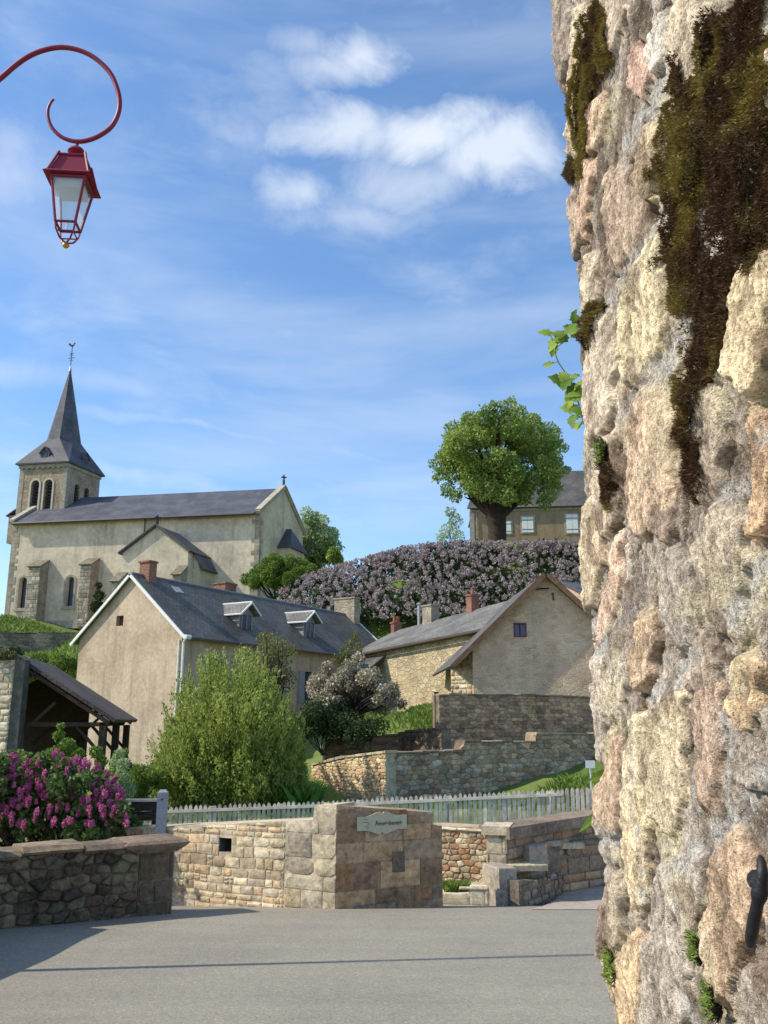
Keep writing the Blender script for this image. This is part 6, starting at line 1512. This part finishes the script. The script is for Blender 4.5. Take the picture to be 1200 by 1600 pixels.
SY, SZ = np.meshgrid(su, sv)
base = np.stack([np.full(SY.shape, X0), SY, SZ], -1)
PX, PY = proj(base); wx, wy = pxw(PX, PY)
def ellq(px_, py_, rx, ry, tilt, pw):
    dx = wx - px_ - (0); dy = wy - py_; a = math.radians(tilt); ux = dx * math.cos(a) + dy * math.sin(a) * 1.0; uy = -dx * math.sin(a) + dy * math.cos(a)
    return (np.abs(ux / rx) ** pw + np.abs(uy / ry) ** pw) ** (1 / pw)
Q = np.full(SY.shape, 9.0); ID = np.zeros(SY.shape, int)
for i, (a, b_, rx, ry, ti, c_, bu) in enumerate(ST):
    q = ellq(a, b_, rx * 1.06, ry * 1.06, ti, 2.6); m_ = q < Q; Q[m_] = q[m_]; ID[m_] = i
colS = np.array([hexc(s_[5]) for s_ in ST]); colS = .62 * colS + .44 * np.array(hexc('c0b3a6')); bul = np.array([s_[6] for s_ in ST])
inside = np.clip((1.0 - Q + .22 * fbm(SY, SZ, 22, 3, 18)) / .17, 0, 1); prof_ = inside * inside * (3 - 2 * inside)
gx = SY * 1.0; gz = SZ
grv = fbm(SY, SZ, 55, 3, 3); mid_ = fbm(SY, SZ, 14, 4, 4); big = fbm(SY, SZ, 3.2, 3, 5); fin = fbm(SY, SZ, 140, 2, 6)
disp = prof_ * (.0075 + .006 * bul[ID]) + mid_ * .0030 + grv * (.0048 + .001 * (Q > 1)) + fin * .0028 + big * .011
facet = fbm(SY + ID * 3.1, SZ, 7, 2, 7); disp += prof_ * facet * .009
pit = fbm(SY, SZ, 30, 2, 8); disp -= np.clip(pit - .38, 0, 1) * .02
# mortar smears: pale rendered patches
MK = fbm(SY * 1.4, SZ * .8, 5, 3, 9)
mort = np.array(hexc('8d8172')); mort2 = np.array(hexc('aca194')); mdark = np.array(hexc('5c4f42'))
k = np.clip(MK * 2.5 + .35, 0, 1)[..., None]; streak_ = fbm(SY * 3.2, SZ * .8, 16, 3, 50); colM = mort * (1 - k) + mort2 * k
def band(x0, y0, x1, y1, w_):
    L2 = (x1 - x0) ** 2 + (y1 - y0) ** 2; t_ = np.clip(((wx - x0) * (x1 - x0) + (wy - y0) * (y1 - y0)) / L2, 0, 1)
    return np.clip(1.6 - np.hypot(wx - x0 - t_ * (x1 - x0), (wy - y0 - t_ * (y1 - y0)) * .7) / w_, 0, 1)
BD = np.zeros(SY.shape)
for q_ in ((1029, 1090, 1197, 903, 11), (1010, 1390, 1120, 1300, 10), (1120, 1300, 1210, 1215, 17), (955, 465, 1065, 300, 8), (985, 655, 1090, 515, 9), (1120, 800, 1210, 670, 9), (1110, 480, 1160, 420, 9), (985, 230, 1050, 120, 8), (935, 1320, 985, 1300, 10), (950, 1010, 1000, 900, 8), (1080, 1560, 1120, 1640, 8), (1140, 1260, 1132, 1120, 4), (1014, 1350, 1006, 1130, 4), (1085, 1250, 1090, 1080, 4)):
    BD = np.maximum(BD, band(*q_))
k = np.clip(-MK * 3 - .35, 0, 1)[..., None]; colM = colM * (1 - k) + mdark * k
wS = np.clip((1.06 - Q + .35 * fbm(SY, SZ, 22, 3, 18)) / .14, 0, 1)[..., None]
C_ = colM * (1 - wS) + colS[ID] * wS
C_ = C_ * (1.24 + .85 * np.clip(grv, -.5, .5) + .45 * mid_ + .4 * fin)[..., None]; crk = np.clip(1 - np.abs(Q - 1.02 + .3 * fbm(SY, SZ, 26, 3, 18)) / .085, 0, 1) * (fbm(SY, SZ, 6, 2, 40) > -.12); disp -= crk * .013; C_ = C_ * (1 - .6 * crk[..., None])
dk_ = np.clip((streak_ - .15) * 5, 0, 1)[..., None] * .7 * (1 - .55 * wS); C_ = C_ * (1 - dk_) + np.array(hexc('4c3d30')) * dk_; disp = disp - .011 * dk_[..., 0]
lic = np.clip((fbm(SY, SZ, 9, 4, 10) - .18) * 6, 0, 1)[..., None] * .5; C_ = C_ * (1 - lic) + np.array(hexc('d8cba6')) * lic
bd_ = (BD * np.clip(1.1 + 2.2 * fbm(SY, SZ, 18, 3, 41), 0, 1))[..., None]; C_ = C_ * (1 - .85 * bd_) + np.array(hexc('bdb9b0')) * .85 * bd_ * (.95 + .4 * fin[..., None]); disp = disp * (1 - .5 * bd_[..., 0])
grime = np.clip((fbm(SY, SZ, 11, 5, 11) - .16) * 6, 0, 1)[..., None] * .6; C_ = C_ * (1 - grime) + np.array(hexc('6a5340')) * grime
QM = np.full(SY.shape, 9.0)
for (a, b_, rx, ry, ti) in MOSS:
    if ry < 1: continue
    QM = np.minimum(QM, ellq(a, b_, rx, ry, ti, 2.0))
mm = np.clip((1.0 - QM - .9 * fbm(SY, SZ, 13, 4, 19)) / .14, 0, 1) ; disp = disp + mm * .004
mc = np.array(hexc('3a281b')); mo = np.array(hexc('403a1e')); kk_ = np.clip(fbm(SY, SZ, 8, 3, 14) * 3 + .4, 0, 1)[..., None]
C_ = C_ * (1 - mm[..., None]) + (mc * (1 - kk_) + mo * kk_) * mm[..., None]
X = X0 - disp; Y_ = SY.copy()
# ragged far edge
eo = np.interp(PY[:, -1], [-200, 0, 100, 150, 185, 215, 240, 262, 285, 330, 400, 470, 560, 640, 740, 800, 900, 1000, 1100, 1150, 1200, 1232, 1330, 1350, 1400, 1480, 1520, 1600, 1800],
               [870, 873, 878, 887, 895, 888, 880, 892, 893, 887, 898, 906, 906, 914, 912, 919, 920, 925, 930, 940, 945, 934, 936, 950, 944, 944, 953, 960, 970])
px_edge = PX[:, -1]; shift = (eo - px_edge)
dcam = SY[:, -1] * math.cos(PITCH) + (sv - EYE) * math.sin(PITCH)
sh_ = (shift / FPX * dcam) + .006 * fbm(sv * 1.0, sv * 0 + 2, 12, 3, 15)
wE = np.clip((SY - (y0w - .34)) / .34, 0, 1) ** 2
X = X + sh_[:, None] * wE
front = np.stack([X, Y_, SZ], -1)
# turn the corner (far end face)
k = 26; tt = np.linspace(0, 1, k + 1)[1:]
e_ = front[:, -1, :]; rnd_ = .03
ext = []
for j, s_ in enumerate(tt):
    dx = .55 * s_ ** 1.6; ey = y0w + .035 * math.sin(min(1, s_ * 4) * math.pi / 2) + .012 * fbm(sv, sv * 0 + s_ * 3, 9, 3, 16)
    ext.append(np.stack([e_[:, 0] + dx, ey, sv], -1))
ext = np.stack(ext, 1); allv = np.concatenate([front, ext], 1); colE = np.repeat(C_[:, -1:, :], k, 1); colA = np.concatenate([C_, colE], 1)
nr, nc = allv.shape[:2]; ii = np.arange(nr * nc).reshape(nr, nc)
F = np.stack([ii[:-1, :-1], ii[1:, :-1], ii[1:, 1:], ii[:-1, 1:]], -1).reshape(-1, 4)
nwall = thing('stone_wall', (X0, y0w, -.2), 'towering rough rubble wall with pale mortar and moss filling the right foreground', 'wall')
m, t, b, tc = newmat('rough_stone'); o = tc.outputs['Object']
at = t.new('ShaderNodeAttribute', attribute_name='col'); g1 = t.noise(o, 130, 4, .7); g2 = t.noise(o, 380, 3, .7); g3 = t.noise(o, 36, 5, .65)
vo = t.new('ShaderNodeTexVoronoi'); t.l.new(o, vo.inputs['Vector']); vo.inputs['Scale'].default_value = 210
kk = t.math('ADD', t.math('ADD', 1.0, t.ramp(g1, .35, .65, -.34, .34)), t.math('ADD', t.ramp(g2, .35, .65, -.2, .2), t.ramp(g3, .3, .7, -.2, .2)))
n = t.new('ShaderNodeVectorMath', operation='SCALE'); t.l.new(at.outputs['Color'], n.inputs[0]); t.l.new(kk, n.inputs[3])
sp_ = t.new('ShaderNodeSeparateColor'); t.l.new(vo.outputs['Color'], sp_.inputs[0]); c = t.mix(t.math('MULTIPLY', t.ramp(sp_.outputs[0], .74, .84, 0, .8), t.ramp(vo.outputs['Distance'], .42, .25)), n.outputs[0], hexc('6e6050')); c = t.mix(t.math('MULTIPLY', t.ramp(sp_.outputs[1], .80, .86, 0, .7), t.ramp(vo.outputs['Distance'], .4, .2)), c, hexc('d8d2c4')); t.l.new(c, b.inputs['Base Color']); b.inputs['Roughness'].default_value = .93
bump(t, b, t.math('ADD', g1, t.math('ADD', t.math('MULTIPLY', g3, 1.5), t.math('MULTIPLY', g2, .8))), .007)
me_o = np_mesh('rough_face', allv.reshape(-1, 3), F, m, nwall, smooth=True)
a_ = me_o.data.color_attributes.new('col', 'FLOAT_COLOR', 'POINT'); cc_ = np.concatenate([np.clip(colA, .01, 1), np.ones(colA.shape[:2] + (1,))], -1); a_.data.foreach_set('color', cc_.astype(np.float32).ravel())
mb = MB(); mb.box((X0 + .02, -.6, -.6), (X0 + 1.0, y0w - .02, 4.55)); mb.build('core', mat_plain('wall_core', hexc('8c8070'), .9, 0, .3, 8), nwall)
# moss: tiny fronds
rs = np.random.RandomState(77); idx = np.argwhere((QM + .9 * fbm(SY, SZ, 13, 4, 19) < .98) & (PX < 1290) & (PY > -120) & (PY < 1000)); pr = idx[rs.randint(0, len(idx), 120000)]
p = front[pr[:, 0], pr[:, 1]] + rs.randn(120000, 3) * [.001, .0025, .003]
n = len(p); spk = rs.rand(n); qv = QM[pr[:, 0], pr[:, 1]]; cush = .004 + .012 * np.clip(1 - qv, 0, 1) * rs.rand(n) + .035 * np.clip(fbm(p[:, 1], p[:, 2], 30, 2, 30) + .1, 0, 1)
p[:, 0] -= cush * .7
d = rs.randn(n, 3) * .55 + [-1.0, 0, .1]; d /= np.linalg.norm(d, axis=1)[:, None]; q = np.cross(d, rs.randn(n, 3)); q /= np.linalg.norm(q, axis=1)[:, None]
s = .0055 * (.5 + rs.rand(n))[:, None]; V = np.stack([p - q * s * .16, p + q * s * .16, p + d * s], 1).reshape(-1, 3)
cm = np.clip(fbm(p[:, 1], p[:, 2], 9, 3, 14) * 2.2 + .16 + .5 * (rs.rand(n) - .5) + .25 * (PX[pr[:, 0], pr[:, 1]] < 1090), 0, 1)
mmat = mat_leaf('moss_frond', hexc('4c3522'), hexc('857638'), .25)
mo_ = np_mesh('moss', V, np.arange(3 * n).reshape(n, 3), mmat, nwall, col=cm)
# black iron pintle
hp = lambda px_, py_, dx=0.0: Vector((X0 - .035 - dx, (X0 - .035 - dx) * 1.0, 0))
def onwall(px_, py_, off):   # point on the plane x = X0-off seen at that spot
    d_ = pixdir(px_, py_); t_ = (X0 - off) / d_.x; return Vector((X0 - off, d_.y * t_, EYE + d_.z * t_))
hinge = thing('hinge_pin', tuple(onwall(1178, 1420, .0)), 'black iron hinge pin sticking out of the rough wall at lower right', 'hinge')
mb = MB(); path_ = [onwall(1172, 1476, .056), onwall(1178, 1440, .058), onwall(1186, 1400, .056), onwall(1191, 1365, .052), onwall(1188, 1338, .048)]; mb.tube(cr(path_, 4), [.0045, .006, .0066, .0068, .0068, .0066, .0064, .0064, .0085, .0085, .0062, .006, .006, .0056, .005, .004, .0025], 12); mb.build('pin', M['iron'], hinge, smooth=True)
mb = MB(); mb.tube([onwall(1183, 1375, .055), onwall(1200, 1380, .03), onwall(1215, 1392, -.02)], [.011, .012, .012], 10); mb.build('shank', M['iron'], hinge, smooth=True)

def leafshape(mb, p, d, nrm, L, W_, lobes=0):
    d = Vector(d).normalized(); nrm = Vector(nrm).normalized(); s = d.cross(nrm).normalized(); nrm = s.cross(d)
    if lobes: prof = [(0, .06), (-.04, .42), (.2, .38), (.3, .62), (.5, .40), (.62, .46), (.78, .2), (1.0, 0)]
    else: prof = [(0, .03), (.15, .3), (.35, .48), (.6, .45), (.85, .22), (1.0, 0)]
    base_ = len(mb.v); rt = [p + d * L * u + s * W_ * v - nrm * (L * .25 * u * u) + nrm * W_ * .18 * v for u, v in prof]; lf_ = [p + d * L * u - s * W_ * v - nrm * (L * .25 * u * u) + nrm * W_ * .18 * v for u, v in prof]; ctr = [p + d * L * u - nrm * (L * .25 * u * u) for u, v in prof]
    c_ = random.random(); k = len(prof)
    for i in range(k - 1):
        mb.poly([ctr[i], rt[i], rt[i + 1], ctr[i + 1]], (c_,) * 3); mb.poly([lf_[i], ctr[i], ctr[i + 1], lf_[i + 1]], (c_,) * 3)
def edgep(px_, py_, y=None):
    d_ = pixdir(px_, py_); t_ = (y or (y0w - .03)) / d_.y; return Vector((d_.x * t_, d_.y * t_, EYE + d_.z * t_))
random.seed(5)
vine = thing('vine_plant', tuple(edgep(918, 660)), 'lobed bright green vine sprig hanging off the edge of the rough wall against the sky', 'plant')
stp_ = [edgep(912, 505, 1.98), edgep(885, 520, 1.96), edgep(868, 545, 1.95), edgep(872, 565, 1.95), edgep(885, 585, 1.95), edgep(898, 608, 1.96), edgep(905, 635, 1.96), edgep(912, 662, 1.97)]
sc_v = cr(stp_, 4); mb = MB(); mb.tube(sc_v, .0016, 5); mb.tube([stp_[0], edgep(925, 515, 1.98)], .0018, 5); mb.tube([stp_[-1], edgep(925, 650, 1.98)], .002, 5); mb.build('stem', mat_plain('vine_stem', hexc('7a7a40'), .7), vine)
mb = MB()
vl = [(900, 505, 15), (886, 522, 19), (868, 528, 19), (858, 545, 17), (880, 535, 15), (864, 568, 13), (893, 590, 20), (882, 600, 20), (902, 602, 21), (895, 618, 19), (908, 625, 20), (901, 640, 18), (912, 648, 17), (907, 660, 12), (905, 515, 13), (898, 488, 8), (913, 612, 18), (912, 596, 14)]
rv = random.Random(8); vl += [(a + rv.uniform(-9, 9), b_ + rv.uniform(-10, 10), r_ * .8) for a, b_, r_ in vl]
for a, b_, r_ in vl:
    p_ = edgep(a, b_, 1.95 + random.uniform(-.05, .04)); L = r_ / FPX * 2.0 * 1.55
    mb.tube([min(sc_v, key=lambda q: (q - p_).length), p_], .0008, 3, (.5,) * 3); leafshape(mb, p_, (random.uniform(-1, .3), random.uniform(-.5, .2), random.uniform(-.9, .5)), (random.uniform(-.9, .1), -.8, random.uniform(.1, .9)), L, L * .75, 1)
mb.build('leaves', L_['ivy'], vine, col=True)
# broad leaves at the wall edge
mb_l = [(930, 1165, 945, 1095, 'long broad green leaf standing out of the wall edge beside the terrace walls', .036)]
def bigleaf(pa_, pb_, y, W_, label):
    a = edgep(*pa_, y); b_ = edgep(*pb_, y - .04); r = thing('leafy_sprig', tuple(a), label, 'plant'); mb = MB(); leafshape(mb, a, b_ - a, (-.45, -1, .25), (b_ - a).length, W_); mb.build('leaf', L_['ivy'], r, col=True)
    mb = MB(); mb.tube([edgep(pa_[0] + 18, pa_[1] + 8, y + .02), a, a.lerp(b_, .5)], [.0022, .0018, .0008], 5); mb.build('stalk', M['bark'], r)
bigleaf((948, 1175), (930, 1092), 1.93, .026, 'long broad green leaf standing out of the wall edge beside the terrace walls')
bigleaf((955, 1206), (926, 1214), 1.93, .022, 'short rounded green leaf at the wall edge beside the small white sign')
bigleaf((946, 1262), (908, 1292), 1.93, .018, 'pointed green leaf hanging at the wall edge in front of the fence end')
# tufts of small weeds rooted in the wall
def tuft(px_, py_, n, r_, label, y=None, seed=1, edge=False, ln=.03, c=None):
    c = mat_leaf('weed_leaf', hexc('4c6a24'), hexc('8a9c44'), .35); n = int(n * 2.6); ln *= .62
    c0 = edgep(px_, py_, 1.93) if edge else onwall(px_, py_, .02); r = thing('wall_weed', tuple(c0), label, 'plant'); rs = random.Random(seed); random.seed(seed); mb = MB(); ms = MB()
    for i in range(n):
        o_ = Vector((rs.uniform(-.4, .1), rs.uniform(-1, 1), rs.uniform(-1, 1))) * r_; d_ = Vector((rs.uniform(-1, -.1), rs.uniform(-.6, .6), rs.uniform(-.3, 1)))
        ms.tube([c0 + Vector((.012, 0, -r_ * .3)) + o_ * .2, c0 + o_], .0007, 3); leafshape(mb, c0 + o_ * rs.uniform(.3, 1.1), d_, (rs.uniform(-1, 0), -.6, rs.uniform(0, 1)), ln * rs.uniform(.5, 1.4), ln * .22)
    mb.build('leaves', c, r, col=True); ms.build('stems', M['bark'], r)
tuft(940, 708, 110, .030, 'tuft of small green weeds on the wall edge under the vine sprig', seed=2, ln=.014)
tuft(958, 1510, 120, .032, 'bright green weed tuft at the foot of the wall edge beside the road', seed=3, ln=.018)
tuft(1088, 1482, 90, .020, 'small green weed tuft left of the big ochre stone', seed=4, ln=.012)
tuft(1112, 1565, 120, .022, 'lowest green weed tuft, at the bottom edge of the rough wall', seed=5, ln=.013)
